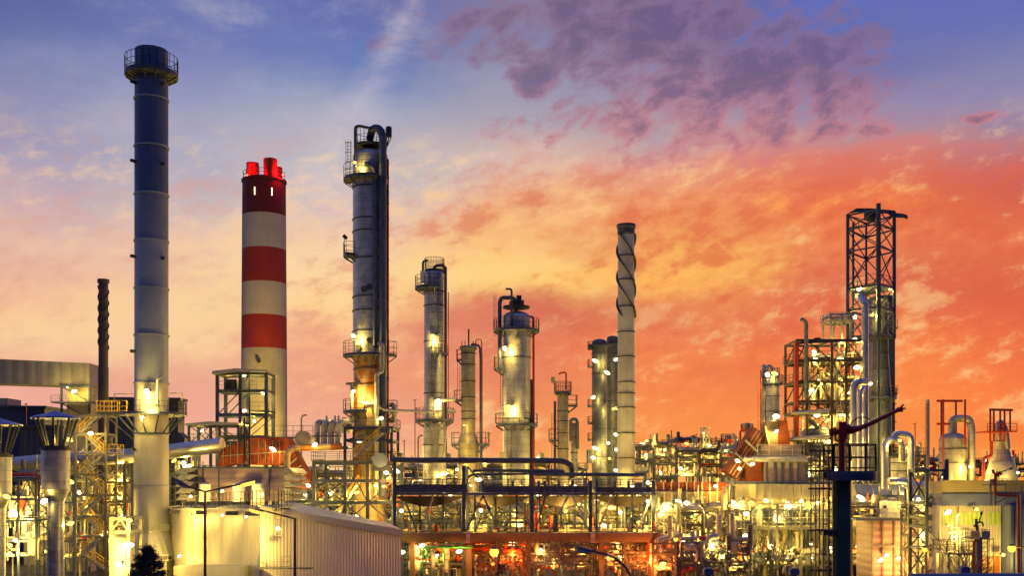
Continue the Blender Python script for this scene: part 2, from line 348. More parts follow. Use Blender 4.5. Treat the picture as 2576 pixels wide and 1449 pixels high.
M = {
 'clad':   mat('silver_cladding', (0.47,0.49,0.54), .40, .7, .22, .9, .35, seams=(1.05, 7)),
 'ductclad':mat('polished_duct_cladding', (0.60,0.61,0.64), .36, .85, .08, .5, .15, bump=.02),
 'clad2':  mat('dull_cladding', (0.46,0.46,0.46), .5, .4, .28, .8, .45, (0.16,0.12,0.08), seams=(1.3, 6), rust=((0.30,0.17,0.08),.5,.62)),
 'cladold':mat('rust_stained_cladding', (0.42,0.34,0.22), .55, .3, .3, .8, .6, (0.20,0.07,0.015), seams=(1.1, 6), rust=((0.36,0.11,0.015),.35,.47)),
 'beige':  mat('stained_beige_cladding', (0.40,0.37,0.30), .5, .35, .25, .8, .5, (0.20,0.10,0.04), seams=(1.1, 6), rust=((0.34,0.20,0.09),.5,.58)),
 'darkclad':mat('dark_blue_grey_cladding', (0.13,0.15,0.20), .5, .3, .25, .8, .3, seams=(1.3, 6)),
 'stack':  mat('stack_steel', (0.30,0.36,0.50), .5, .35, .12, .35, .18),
 'stacknavy': mat('unlit_top_stack_steel', (0.085,0.125,0.27), .5, .3, .15, .35, .25),  # navy stands for lamp light fading upward, put into the base colour
 'stackmid': mat('half_lit_stack_steel', (0.19,0.24,0.38), .5, .3, .15, .35, .25),  # in-between step of the same painted fall-off
 'stack2': mat('lit_base_stack_steel', (0.50,0.50,0.47), .55, .25, .15, .4, .3),
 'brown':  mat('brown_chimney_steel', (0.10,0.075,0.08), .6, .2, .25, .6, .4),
 'navy':   mat('navy_painted_steel', (0.055,0.075,0.14), .5, .1, .2, 1.5, .2),
 'steel':  mat('blue_grey_structural_steel', (0.065,0.095,0.19), .5, .15, .3, 1.2, .35, (0.10,0.06,0.04)),
 'grey':   mat('grey_structural_steel', (0.20,0.21,0.22), .55, .15, .3, 1.2, .4, (0.16,0.09,0.05)),
 'brownsteel': mat('brown_grey_steel', (0.12,0.095,0.075), .55, .15, .3, 1.2, .4),
 'rustdark':mat('dark_rusty_plate', (0.17,0.03,0.014), .75, .1, .45, .9, .55, (0.05,0.02,0.015)),
 'galv':   mat('galvanised_steel', (0.48,0.48,0.46), .5, .4, .25, 2.0, .3),
 'dark':   mat('dark_steel', (0.045,0.05,0.07), .5, .2, .3, 2.0, .2),
 'rail':   mat('dark_handrail', (0.04,0.05,0.08), .5, .2, .2, 2.0, 0),
 'yellow': mat('yellow_paint', (0.78,0.52,0.05), .5, 0, .15, 2.0, .2),
 'cream':  mat('cream_panel_paint', (0.50,0.46,0.33), .55, .0, .15, .6, .35, (0.30,0.20,0.10)),
 'white':  mat('white_paint', (0.74,0.74,0.72), .45, .0, .1, .8, .2),
 'concrete':mat('pale_concrete', (0.50,0.46,0.37), .85, 0, .15, .25, .4, (0.30,0.25,0.17)),
 'red':    mat('chimney_red_band', (0.42,0.035,0.022), .7, 0, .15, .25, .35, (0.20,0.02,0.02)),
 'darkred':mat('sooty_red_band', (0.20,0.014,0.02), .7, 0, .2, .25, .6, (0.03,0.008,0.03)),
 'whband': mat('chimney_white_band', (0.68,0.60,0.46), .8, 0, .08, .25, .35, (0.40,0.37,0.30)),
 'firered':mat('fire_red_paint', (0.42,0.012,0.02), .4, 0, .15, 2, .15),
 'redpipe':mat('red_pipe_paint', (0.50,0.05,0.02), .5, 0, .2, 2, .2),
 'rustred':mat('rusty_red_duct', (0.31,0.046,0.015), .75, .1, .45, .9, .55, (0.40,0.20,0.09), rust=((0.10,0.02,0.012),.9,.5)),
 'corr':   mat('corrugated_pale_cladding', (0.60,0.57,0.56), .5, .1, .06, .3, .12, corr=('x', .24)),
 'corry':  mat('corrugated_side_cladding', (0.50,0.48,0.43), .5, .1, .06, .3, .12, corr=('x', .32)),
 'purple': mat('mauve_cladding', (0.40,0.29,0.34), .55, .1, .12, .6, .3, corr=('z', .9)),
 'purplev':mat('mauve_stained_panels', (0.25,0.19,0.26), .6, .2, .3, .9, .6, (0.10,0.06,0.10)),
 'hangar': mat('navy_ribbed_cladding', (0.06,0.075,0.13), .6, .1, .15, .3, .1, corr=('x', 1.1)),
 'greygrid':mat('grey_gallery_cladding', (0.36,0.36,0.35), .6, .2, .15, .5, .5, (0.22,0.14,0.07), corr=('x', 1.9)),
 'conc2':  mat('brown_concrete', (0.15,0.095,0.075), .85, 0, .2, .4, .4, (0.20,0.13,0.10)),
 'green':  mat('green_pipe_paint', (0.05,0.38,0.12), .45, 0, .15, 2, .1),
 'mongreen':mat('dark_green_column_paint', (0.035,0.085,0.08), .55, .05, .4, .9, .5, (0.05,0.03,0.02)),
 'blueroof':mat('blue_cowl_paint', (0.07,0.15,0.48), .4, .3, .12, 1.0, .15),
 'roof2':  mat('ochre_roof_band', (0.34,0.29,0.17), .6, 0, .12, .3, .25),
 'roof':   mat('pale_roof_fascia', (0.50,0.47,0.42), .6, 0, .1, .3, .2),
 'bluewall':mat('blue_grey_wall', (0.10,0.13,0.27), .6, 0, .1, .3, .15),
 'gwin':   mat('green_tinted_translucent_glazing', (0.42,0.58,0.16), .4, 0, .2, .6, .1, corr=('x', .5)),
 'glass':  mat('dark_window_glass', (0.03,0.035,0.045), .1, 0, .2, 1, 0),
 'bulb':   emit('sodium_lamp_glow', (1.0,0.72,0.15), 2.8),
 'bulbw':  emit('warm_white_lamp_glow', (1.0,0.86,0.45), 6),
 'bulbo':  emit('orange_lamp_glow', (1.0,0.27,0.025), 2.4),
 'bulby':  emit('amber_lamp_glow', (1.0,0.55,0.06), 2.4),
 'bulbr':  emit('red_obstruction_glow', (1.0,0.03,0.02), 20),
 'ground': mat('dark_yard_ground', (0.045,0.04,0.035), .9, 0, .4, .08, 0, bump=.3),
}
# ================================================================ parts used on many things
WARM = (1.0, 0.63, 0.10); ORANGE = (1.0, 0.26, 0.03)
LSCALE = 1.0
def lamp(root, px, py, Y, power=900, col=WARM, bulb='bulb', r=0.22, off=(0,-0.75,-0.35), light=True, size=0.18):
    """a floodlight: dark hood, glowing lens and its own light"""
    c = P(px, py, Y)
    h = MB().box(c.x-r*1.2, c.x+r*1.2, c.y-r*.2, c.y+r*1.4, c.z-r*.2, c.z+r*1.15)
    h.bar((c.x, c.y+r, c.z+r*.8), (c.x, c.y+r*3, c.z+r*.8), .06)
    ho = h.build('floodlight', M['dark'], root)
    if bulb == 'bulb' and int(px*3+py*5)%5 < 3: bulb = 'bulbw'; r = r*1.15
    q_ = (px*7.13+py*3.7)%1.0; e1 = Vector((math.cos(q_*1.2-.6), 0, math.sin(q_*1.2-.6)))*r*(1.0+1.1*((px*1.7)%1.0)); c2 = c-Vector((0, r*.45, 0))
    MB().tube([c2-e1, c2-e1*.7, c2-e1*.2, c2+e1*.3, c2+e1*.75, c2+e1], [.02, r*.6, r*.95, r*.9, r*.55, .02], 10).build('bulb', M[bulb], ho)
    if light:
        ld = bpy.data.lights.new('floodlight_beam', 'POINT'); ld.energy = power*LSCALE; ld.color = col; ld.shadow_soft_size = size
        lo = bpy.data.objects.new('floodlight_beam', ld); COL.objects.link(lo); lo.parent = ho
        org = ORG[ho.name]; lo.location = (c.x+off[0]-org.x, c.y+off[1]-org.y, c.z+off[2]-org.z)
    return ho
def lamps(root, pts, Y, power=900, **k):
    for p in pts:
        lamp(root, p[0], p[1], Y if len(p) < 3 else p[2], power if len(p) < 4 else p[3], **k)
def rail_mb(path, h=1.1, step=1.6, w=0.055, closed=False, mb=None):
    mb = mb or MB(); pts = [Vector(p) for p in path]
    if closed: pts.append(pts[0])
    for a, b in zip(pts, pts[1:]):
        L = (b-a).length; n = max(1, round(L/step))
        for i in range(n+1):
            p = a.lerp(b, i/n)
            mb.bar(p, p+Vector((0,0,h)), w)
        for k in (1.0, .52, .12):
            mb.bar(a+Vector((0,0,h*k)), b+Vector((0,0,h*k)), w*(.98 if k == 1 else .8))
    return mb
def ring_platform(root, cx, cy, z, r0, r1, a0=0, a1=360, h=1.1, m='steel', th=0.22, brackets=True, rm='rail', step=None):
    """annular gallery round a column: deck, brackets, handrail as a sub-part"""
    n = max(4, int((a1-a0)/15)); A = [math.radians(a0+(a1-a0)*i/n) for i in range(n+1)]
    d = MB()
    pt = lambda r, a, zz: (cx+r*math.cos(a), cy+r*math.sin(a), zz)
    for a, b in zip(A, A[1:]):
        d.add([pt(r0,a,z-th),pt(r1,a,z-th),pt(r1,b,z-th),pt(r0,b,z-th),pt(r0,a,z),pt(r1,a,z),pt(r1,b,z),pt(r0,b,z)],
              [(0,3,2,1),(4,5,6,7),(1,2,6,5),(0,4,7,3)]+([(0,1,5,4)] if a == A[0] else [])+([(2,3,7,6)] if b == A[-1] else []))
    if brackets:
        for a in A[::2]:
            d.bar(pt(r0-.02, a, z-(r1-r0)*.75-.2), pt(r1-.1, a, z-th), .12)
    o = d.build('platform', M[m], root)
    path = [pt(r1-.04, a, z) for a in A]
    if a1-a0 < 355: path = [pt(r0, A[0], z)]+path+[pt(r0, A[-1], z)]
    rail_mb(path, h, step or 1.3).build('railing', M[rm], o)
    return o
def ladder(root, px, Y, py0, py1, w=.5, m='rail', cage=True, rung=.45, name='ladder'):
    a = P(px, py0, Y); b = P(px, py1, Y); z0, z1 = sorted((a.z, b.z)); x = a.x
    mb = MB()
    for s_ in (-1, 1): mb.bar((x+s_*w/2, Y, z0), (x+s_*w/2, Y, z1), .06)
    k = z0
    while k < z1: mb.bar((x-w/2, Y, k), (x+w/2, Y, k), .04); k += rung
    if cage:
        k = z0+2.2
        while k < z1:
            hp = [(x+.42*math.cos(t), Y-.35-.38*math.sin(t), k) for t in [i*math.pi/4-0.2 for i in range(6)]]
            for p, q_ in zip(hp, hp[1:]): mb.bar(p, q_, .04)
            k += 1.3
        for s_ in (-.4, 0, .4): mb.bar((x+s_, Y-.7+abs(s_)*.5, z0+2.2), (x+s_, Y-.7+abs(s_)*.5, z1), .035)
    return mb.build(name, M[m], root)
def pipe(root, pts, r, m='galv', bend=None, name='pipe', n=8):
    """pts are (px, py, Y) triples; r in metres"""
    return MB().pipe([P(*p) for p in pts], r, bend, n).build(name, M[m], root)
def stair(root, a, b, w=.9, m='galv', rm='yellow', name='stair_flight', rh=1.0):
    a = Vector(a); b = Vector(b); mb = MB()
    if a.z > b.z: a, b = b, a
    for s_ in (0, w): mb.bar(a+Vector((0,s_,0)), b+Vector((0,s_,0)), .07, .26)
    n = max(3, int((b.z-a.z)/.24))
    for i in range(1, n):
        p = a.lerp(b, i/n); mb.box(p.x-.15, p.x+.15, p.y+.03, p.y+w-.03, p.z-.02, p.z+.04)
    o = mb.build(name, M[m], root)
    hr = MB()
    for s_ in (0, w):
        for k in (rh, rh*.5): hr.bar(a+Vector((0,s_,k)), b+Vector((0,s_,k)), .07)
        for i in range(0, 5):
            p = a.lerp(b, i/4)+Vector((0,s_,0)); hr.bar(p, p+Vector((0,0,rh)), .06)
    hr.build('handrail', M[rm], o)
    return o
def frame(root, xs, pys, Y, depth, m='steel', w=.3, brace=(), bw=.14, decks=(), railm='rail', dm=None, ny=2, beams=True, ground=None):
    """rectangular steel frame. xs: pixel columns; pys: level rows, top first; the last is the foot row"""
    ys = [Y+depth*i/(ny-1) for i in range(ny)] if ny > 1 else [Y]
    X_ = [XW(p, Y) for p in xs]; Z = [ZW(p, Y) for p in pys]
    zb = Z[-1] if ground is None else ground
    for x in X_:
        for y in ys: MB().bar((x, y, zb), (x, y, Z[0]+w/2), w).build('column', M[m], root)
    if beams:
        for z in Z[:-1]:
            mb = MB()
            for y in ys: mb.bar((X_[0], y, z), (X_[-1], y, z), w*.85, w*.95)
            for x in X_: mb.bar((x, ys[0], z), (x, ys[-1], z), w*.8, w*.9)
            mb.build('floor_beam', M[m], root)
    for (i, j, k) in brace:   # bay i, level j, kind
        x0, x1 = X_[i], X_[i+1]; z0, z1 = Z[j], (Z[j+1] if j+1 < len(Z) else zb)
        for y in ys:
            bm = MB()
            if k in ('x', '\\'): bm.bar((x0, y, z0), (x1, y, z1), bw)
            if k in ('x', '/'): bm.bar((x0, y+.03, z1), (x1, y+.03, z0), bw)
            xm = (x0+x1)/2
            if k == '^': bm.bar((x0, y, z1), (xm, y, z0), bw); bm.bar((x1, y, z1), (xm, y, z0), bw)
            if k == 'v': bm.bar((x0, y, z0), (xm, y, z1), bw); bm.bar((x1, y, z0), (xm, y, z1), bw)
            bm.build('brace', M[m], root)
    for j in decks:
        z = Z[j]+w/2+.02; d = MB().box(X_[0]-.3, X_[-1]+.3, ys[0]-.3, ys[-1]+.3, z, z+.08).build('deck', M[dm or m], root)
        rail_mb([(X_[0]-.3, ys[0]-.3, z+.08), (X_[-1]+.3, ys[0]-.3, z+.08), (X_[-1]+.3, ys[-1]+.3, z+.08), (X_[0]-.3, ys[-1]+.3, z+.08)], 1.1, 1.7, closed=True).build('railing', M[railm], d)
def dome(r, z, k=.45, n=5): return [(r*math.cos(t), z+r*k*math.sin(t)) for t in [i*math.pi/2/n for i in range(n)]]+[(.01, z+r*k)]
def text_obj(body, size, loc, m, parent, ex=.01, rz=0):
    cu = bpy.data.curves.new('lettering', 'FONT'); cu.body = body; cu.size = size; cu.extrude = ex; cu.align_x = 'CENTER'; cu.align_y = 'CENTER'
    t = bpy.data.objects.new('lettering_tmp', cu); COL.objects.link(t)
    bpy.context.view_layer.update()
    me = bpy.data.meshes.new_from_object(t.evaluated_get(bpy.context.evaluated_depsgraph_get()))
    bpy.data.objects.remove(t)
    o = bpy.data.objects.new('lettering', me); COL.objects.link(o); o.parent = parent
    o.location = Vector(loc)-ORG[parent.name]; o.rotation_euler = (math.pi/2, 0, rz)
    me.materials.clear(); me.materials.append(M[m]); ORG[o.name] = Vector(loc)
    return o

# ================================================================ setting
def struct(name, mb, m):
    o = mb.build(name, m); o['kind'] = 'structure'; return o
struct('ground', MB().add([(-2500,-60,0),(2500,-60,0),(2500,4000,0),(-2500,4000,0)], [(0,1,2,3)]), M['ground'])

# ================================================================ LEFT
# --- the tall blue-grey stack
Y = 130; cx = XW(381, Y); R = S(41, Y)
st = thing('chimney_stack', 'tallest stack in the plant, ribbed blue-grey steel with a round gallery near its top', 'chimney', (cx, Y, 0), 'tall stacks')
zt = ZW(127, Y)
for a, b, m_ in ((127,491,'stacknavy'),(491,608,'stackmid'),(608,965,'stack'),(965,1322,'stack2')):  # shell sections copy the lamp light fading upward in their colours
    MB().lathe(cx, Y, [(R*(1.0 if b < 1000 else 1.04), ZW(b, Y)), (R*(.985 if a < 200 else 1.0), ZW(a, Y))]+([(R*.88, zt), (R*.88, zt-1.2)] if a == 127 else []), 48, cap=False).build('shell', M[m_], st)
for py in (251, 371, 491, 608, 727, 845, 965, 1222): MB().hoop(cx, Y, ZW(py, Y), R*.985 if py < 800 else R, .14, .16, 48).build('flange', M['stack'], st)
for py, s_ in ((215,-1), (412,-1), (650,-1), (887,-1), (1132,-1), (220,1), (420,1), (655,1)):
    MB().tube([(cx+s_*R*.8, Y-R*.5, ZW(py,Y)), (cx+s_*R*.98, Y-R*.8, ZW(py,Y))], .2, 10).build('inspection_port', M['dark'], st)
ring_platform(st, cx, Y, ZW(183, Y), R*.98, S(65, Y), 0, 360, S(38, Y), 'navy', .5)
MB().lathe(cx, Y, [(R, ZW(196,Y)), (S(56,Y), ZW(190,Y)), (S(58,Y), ZW(184,Y))], 32, cap=False).build('gallery_soffit', M['navy'], st)
zb1 = ZW(1322, Y)
fl = MB().lathe(cx, Y, [(R*1.04, zb1-.7), (R*1.15, zb1-.7), (R*1.15, zb1-.55), (R*1.06, zb1-.55), (R*1.06, zb1+.05), (R*1.15, zb1+.05), (R*1.15, zb1+.2), (R*1.02, zb1+.2)], 48, cap=False)
for i in range(48):
    a = 2*math.pi*i/48; fl.bar((cx+R*1.13*math.cos(a), Y+R*1.13*math.sin(a), zb1-.55), (cx+R*1.13*math.cos(a), Y+R*1.13*math.sin(a), zb1+.05), .06)
fl.build('bolted_flange', M['stack2'], st)
z0 = ZW(1332, Y); z1 = ZW(1392, Y); hw0 = R*1.02; hw1 = S(58, Y)
n = 32; ring = [(cx+R*1.04*math.cos(2*math.pi*(i+.5)/n), Y+R*1.04*math.sin(2*math.pi*(i+.5)/n), z0-.1) for i in range(n)]
sq = []
for i in range(n):
    a = 2*math.pi*(i+.5)/n; c_, s_ = math.cos(a), math.sin(a); k = hw1/max(abs(c_), abs(s_)); sq.append((cx+c_*k, Y+s_*k, z1))
MB().add(ring+sq, [(i, (i+1)%n, n+(i+1)%n, n+i) for i in range(n)], False).build('square_transition', M['stack2'], st)
fb = MB().box(cx-hw1-.2, cx+hw1+.2, Y-hw1-.2, Y+hw1+.2, z1-.15, z1); fb.box(cx-hw1-.2, cx+hw1+.2, Y-hw1-.2, Y+hw1+.2, z1-.75, z1-.6)
for i in range(28):
    x = cx-hw1-.1+i*(2*hw1+.2)/27; fb.box(x-.035, x+.035, Y-hw1-.15, Y-hw1-.05, z1-.6, z1-.15)
fb.build('base_flange', M['stack2'], st)
MB().box(cx-hw1+.1, cx+hw1-.1, Y-hw1+.1, Y+hw1-.1, 0, z1-.6).build('base_duct', M['stack2'], st)
# lower gallery
zp = ZW(1040, Y)
ring_platform(st, cx, Y, zp, R*1.01, S(86, Y), 0, 360, S(27, Y), 'steel', .28, False)
bk = MB()
for i in range(12):
    a = 2*math.pi*i/12; bk.bar((cx+S(82,Y)*math.cos(a), Y+S(82,Y)*math.sin(a), zp-.3), (cx+R*math.cos(a), Y+R*math.sin(a), ZW(1092, Y)), .14)
bk.hoop(cx, Y, ZW(1092, Y), R*1.0, .16, .22, 40); bk.build('gallery_bracket', M['steel'], st)
wk = MB().box(XW(262,Y), XW(310,Y), Y-1.2, Y+.8, zp-.25, zp); w_ = wk.build('walkway', M['steel'], st)
rail_mb([(XW(262,Y), Y-1.2, zp), (XW(305,Y), Y-1.2, zp)], S(27,Y), 1.2).build('railing', M['yellow'], w_)
tk = MB().bar((XW(268,Y), Y-.2, zp-.3), (XW(338,Y), Y-.2, ZW(1108,Y)), .14); tk.build('knee_brace', M['grey'], st); tk = MB().bar((XW(290,Y), Y-.4, ZW(992,Y)), (XW(338,Y), Y-.4, ZW(992,Y)), .09); tk.bar((XW(291,Y), Y-.4, ZW(992,Y)), (XW(291,Y), Y-.4, zp), .09)
tk.build('lifting_beam', M['grey'], st); tk = MB().bar((XW(424,Y), Y-.4, ZW(990,Y)), (XW(461,Y), Y-.4, ZW(990,Y)), .09); tk.bar((XW(460,Y), Y-.4, ZW(990,Y)), (XW(460,Y), Y-.4, zp), .09); tk.build('lifting_beam', M['grey'], st)
pipe(st, [(396,1030,Y-R-.5), (396,955,Y-R-.5), (403,949,Y-R-.3), (403,949,Y-R+.4)], .16, 'stack2')
lamps(st, [(370, 985, Y-R-1.2, 2000), (386, 1024, Y-R-1.4, 1400)], Y, r=.28)
lamp(st, 360, 1050, Y-S(60,Y), 500, r=.12)

# --- thin brown chimney with strakes
Y = 150; cx = XW(260, Y); R = S(13, Y)
t = thing('chimney_stack', 'thin dark brown chimney wound with helical strakes behind the stair tower', 'chimney', (cx, Y, 0), 'tall stacks')
MB().lathe(cx, Y, [(R*.98, 0), (R*.98, ZW(925, Y)), (R*.9, ZW(925,Y)), (R*.9, ZW(712, Y)), (R*1.12, ZW(712,Y)), (R*1.12, ZW(703, Y)), (R*.8, ZW(703,Y))], 24).build('shell', M['brown'], t)
def strakes(root, cx, cy, r, z0, z1, turns, m, wd=.22, th=.09, count=3):
    for k in range(count):
        mb = MB(); prev = None
        for i in range(61):
            a = 2*math.pi*(turns*i/60+k/count); z = z0+(z1-z0)*i/60
            cur_ = [(cx+(r+q)*math.cos(a), cy+(r+q)*math.sin(a), z+s_) for q in (-.02, wd) for s_ in (0, th)]
            if prev: mb.add(prev+cur_, [(0,1,5,4),(2,6,7,3),(1,3,7,5),(0,4,6,2)], True)
            prev = cur_
        mb.build('strake', M[m], root)
strakes(t, cx, Y, R*.9, ZW(880,Y), ZW(720,Y), 1.9, 'brown', .13)

# --- red and white chimney with three flues
Y = 280; cx = XW(664.5, Y)
t = thing('striped_chimney', 'wide red and white banded concrete chimney with three short red-lit flues on top', 'chimney', (cx, Y, 0), 'tall stacks')
hw = lambda py: S(53.5+ (py-455)*0.0062, Y)
bands = [(455,545,'darkred'), (545,630,'whband'), (630,715,'red'), (715,797,'whband'), (797,880,'red'), (880,1205,'concrete')]
for a, b, m_ in bands:
    MB().lathe(cx, Y, [(hw(b), ZW(b, Y) if b < 1200 else 0), (hw(a), ZW(a, Y))], 56, cap=(a == 455)).build('painted_band' if m_ != 'concrete' else 'concrete_shaft', M[m_], t)
rim = MB().hoop(cx, Y, ZW(457, Y), hw(455), .25, .5, 48); rim.build('rim', M['darkred'], t)
rail_mb([(cx+hw(455)*.97*math.cos(i*math.pi/8), Y+hw(455)*.97*math.sin(i*math.pi/8), ZW(455,Y)) for i in range(16)], 2.0, 3, .09, True).build('railing', M['rail'], t)
for px, dy, w in ((635.5, -1, 15.5), (680, -3, 17), (695, 3.0, 15)):
    MB().lathe(XW(px,Y+dy), Y+dy, [(S(w,Y), ZW(456,Y)), (S(w,Y), ZW(413 if px != 680 else 409,Y)), (S(w,Y)*.88, ZW(413 if px != 680 else 409,Y)), (S(w,Y)*.88, ZW(420,Y))], 28).build('flue', M['red'], t)
for px in (653, 694): 
    w_ = MB().box(XW(px,Y)-.07, XW(px,Y)+.07, Y-math.sqrt(max(.1, hw(490)**2-(XW(px,Y)-cx)**2))-.12, Y-hw(490)*.6, ZW(503,Y), ZW(484,Y)).build('slot_window', M['bulbw'], t)
for px, py, yy in ((622, 440, Y-4.4), (652, 449, Y-4.9), (712, 440, Y-3.6)):
    lamp(t, px, py, yy, 1800, (1,.01,.006), 'bulbr', .22, off=(.6 if px < 700 else -.6, -.2, .6), size=.4)
MB().bar((XW(712,Y)-.3, Y-hw(470)*.3-4, ZW(465,Y)), (XW(712,Y)-.3, Y-hw(470)*.3-3.7, ZW(465,Y)), .6).build('obstruction_light', M['firered'], t)
MB().bar(P(645,900,Y-hw(900)-.3), P(653,912,Y-hw(900)-.3), .5, .8).build('vent_hood', M['brown'], t)
lamp(t, 668, 1150, Y-26, 26000, r=.2, size=.5); lamp(t, 625, 1150, Y-24, 18000, r=.2, size=.5); lamp(t, 702, 1150, Y-22, 16000, r=.2, size=.5)  # added floodlights, unseen behind the red duct, to warm the chimney bands

# --- conveyor gallery with its support tower
Y = 175
t = thing('conveyor_gallery', 'long pale grey clad conveyor gallery entering from the left edge on a cream tower', 'gallery', (XW(100,Y), Y, 0))
MB().prism([(XW(-160,Y), ZW(896,Y)), (XW(225,Y), ZW(914,Y)), (XW(225,Y), ZW(972,Y)), (XW(-160,Y), ZW(960,Y))], Y, Y+5).build('gallery_box', M['greygrid'], t)
MB().box(XW(164,Y), XW(222,Y), Y+.6, Y+4.6, 0, ZW(972,Y)).build('support_tower', M['cream'], t)
fr = MB()
for x in (157, 227):
    for y in (Y-.3, Y+5.3): fr.bar((XW(x,Y), y, 0), (XW(x,Y), y, ZW(970,Y)), .3)
fr.bar((XW(157,Y), Y-.3, ZW(972,Y)), (XW(227,Y), Y-.3, ZW(972,Y)), .35); fr.bar((XW(157,Y), Y-.35, ZW(973,Y)), (XW(227,Y), Y-.35, ZW(1012,Y)), .18)
fr.bar((XW(157,Y), Y-.33, ZW(1015,Y)), (XW(227,Y), Y-.33, ZW(1055,Y)), .18); fr.build('tower_frame', M['steel'], t)
d = MB().box(XW(141,Y), XW(250,Y), Y-2, Y+.2, ZW(1016,Y), ZW(1013,Y)).build('platform', M['steel'], t)
rail_mb([(XW(141,Y), Y-2, ZW(1013,Y)), (XW(250,Y), Y-2, ZW(1013,Y))], 1.0, 1.3).build('railing', M['rail'], d)
MB().tube([P(184,972,Y+.2), P(184,955,Y+.2)], [.25,.03], 6).build('finial', M['grey'], t)
lamps(t, [(187, 985, Y-1.5, 900)], Y)
lamp(t, 170, 975, Y-3.5, 700, r=.12)

# --- dark hall and ribbed building behind the stacks
Y = 215
def shed(label, x0, x1, py0, py1, Y, d, m, name='industrial_hall', cat='hall', roofm='navy', over=.5, group=None):
    t = thing(name, label, cat, (XW((x0+x1)/2,Y), Y, 0), group)
    MB().prism([(XW(x0,Y), 0), (XW(x1,Y), 0), (XW(x1,Y), ZW(py1,Y)), (XW(x0,Y), ZW(py0,Y))], Y, Y+d).build('wall', M[m], t)
    MB().prism([(XW(x0,Y)-over, ZW(py0,Y)+.03), (XW(x1,Y)+over, ZW(py1,Y)+.03), (XW(x1,Y)+over, ZW(py1,Y)+.5), (XW(x0,Y)-over, ZW(py0,Y)+.5)], Y-over, Y+d+over).build('roof', M[roofm], t)
    return t
t = shed('low dark grey flat-roofed hall at the left edge under the grey gallery', -80, 112, 1026, 1028, 215, 20, 'navy')
MB().box(XW(-30,215), XW(13,215), 216, 222, ZW(1026,215), ZW(1001,215)).build('roof_box', M['greygrid'], t)
t = shed('grey ribbed block behind the blue-capped vent stacks', 50, 156, 1077, 1077, 200, 14, 'hangar')
t = shed('large navy ribbed hall behind the tall stack', 268, 448, 1006, 1008, 205, 4, 'hangar')
MB().box(XW(272,205), XW(330,205), 205.6, 208, ZW(1006,205), ZW(999,205)).build('roof_unit', M['navy'], t)
MB().prism([(XW(448,205),0),(XW(463,205),0),(XW(463,205),ZW(1102,205)),(XW(448,205),ZW(1088,205))], 205.2, 208.8).build('side_annex', M['hangar'], t)
t = shed('cream panelled wall block low behind the stair tower', 60, 335, 1212, 1212, 190, 12, 'cream', 'plant_building', 'building')
lamps(t, [(90,1235,188,1800),(160,1300,187,1800),(300,1250,187,1800),(250,1330,187,1500)], 188)

# --- blue-capped vent stacks
def vent(px, apex, Y, label):
    cx = XW(px, Y)
    t = thing('vent_stack', label, 'vent stack', (cx, Y, 0), 'blue-capped vent stacks')
    zc = lambda py: ZW(apex+py-1035, Y)
    MB().lathe(cx, Y, [(S(19,Y), 0), (S(20.5,Y), zc(1262)), (S(34,Y), zc(1232)), (S(34.5,Y), zc(1133))], 36).build('shell', M['clad'], t)
    MB().hoop(cx, Y, zc(1131), S(30,Y), .25, .25, 36).build('collar', M['dark'], t)
    MB().lathe(cx, Y, [(S(28,Y), zc(1133)), (S(28,Y), zc(1122))], 28).build('throat', M['dark'], t)
    lg = MB()
    for i in range(8):
        a = 2*math.pi*(i+.35)/8
        lg.bar((cx+S(26,Y)*math.cos(a), Y+S(26,Y)*math.sin(a), zc(1130)), (cx+S(52,Y)*math.cos(a), Y+S(52,Y)*math.sin(a), zc(1051)), .17)
    lg.build('cowl_strut', M['dark'], t)
    MB().lathe(cx, Y, [(S(60,Y), zc(1054)), (S(60,Y), zc(1050.5)), (S(8,Y), zc(1036)), (.02, zc(1033))], 12).build('conical_cowl', M['blueroof'], t)
    return t
v1 = vent(140, 1035, 100, 'whole silver vent stack with blue conical cap, nearest the stair tower')
v2 = vent(-7, 1052, 104, 'silver vent stack with blue cap cut off by the left picture edge')
ladder(v1, 118, 97.6, 1300, 1460, .5, 'dark')
d = MB().box(XW(97,99), XW(118,99), 96, 98, ZW(1302,99), ZW(1299,99)).build('platform', M['dark'], v1)
rail_mb([(XW(97,99), 98, ZW(1299,99)), (XW(97,99), 96, ZW(1299,99)), (XW(118,99), 96, ZW(1299,99))], 1.1).build('railing', M['rail'], d)
lamps(v1, [(176,1107,101,500),(178,1213,101,600),(178,1318,101,600),(112,1262,98.5,350)], 101, off=(-.2,-.9,-.1))
lamp(v2, 18, 1250, 102, 450)

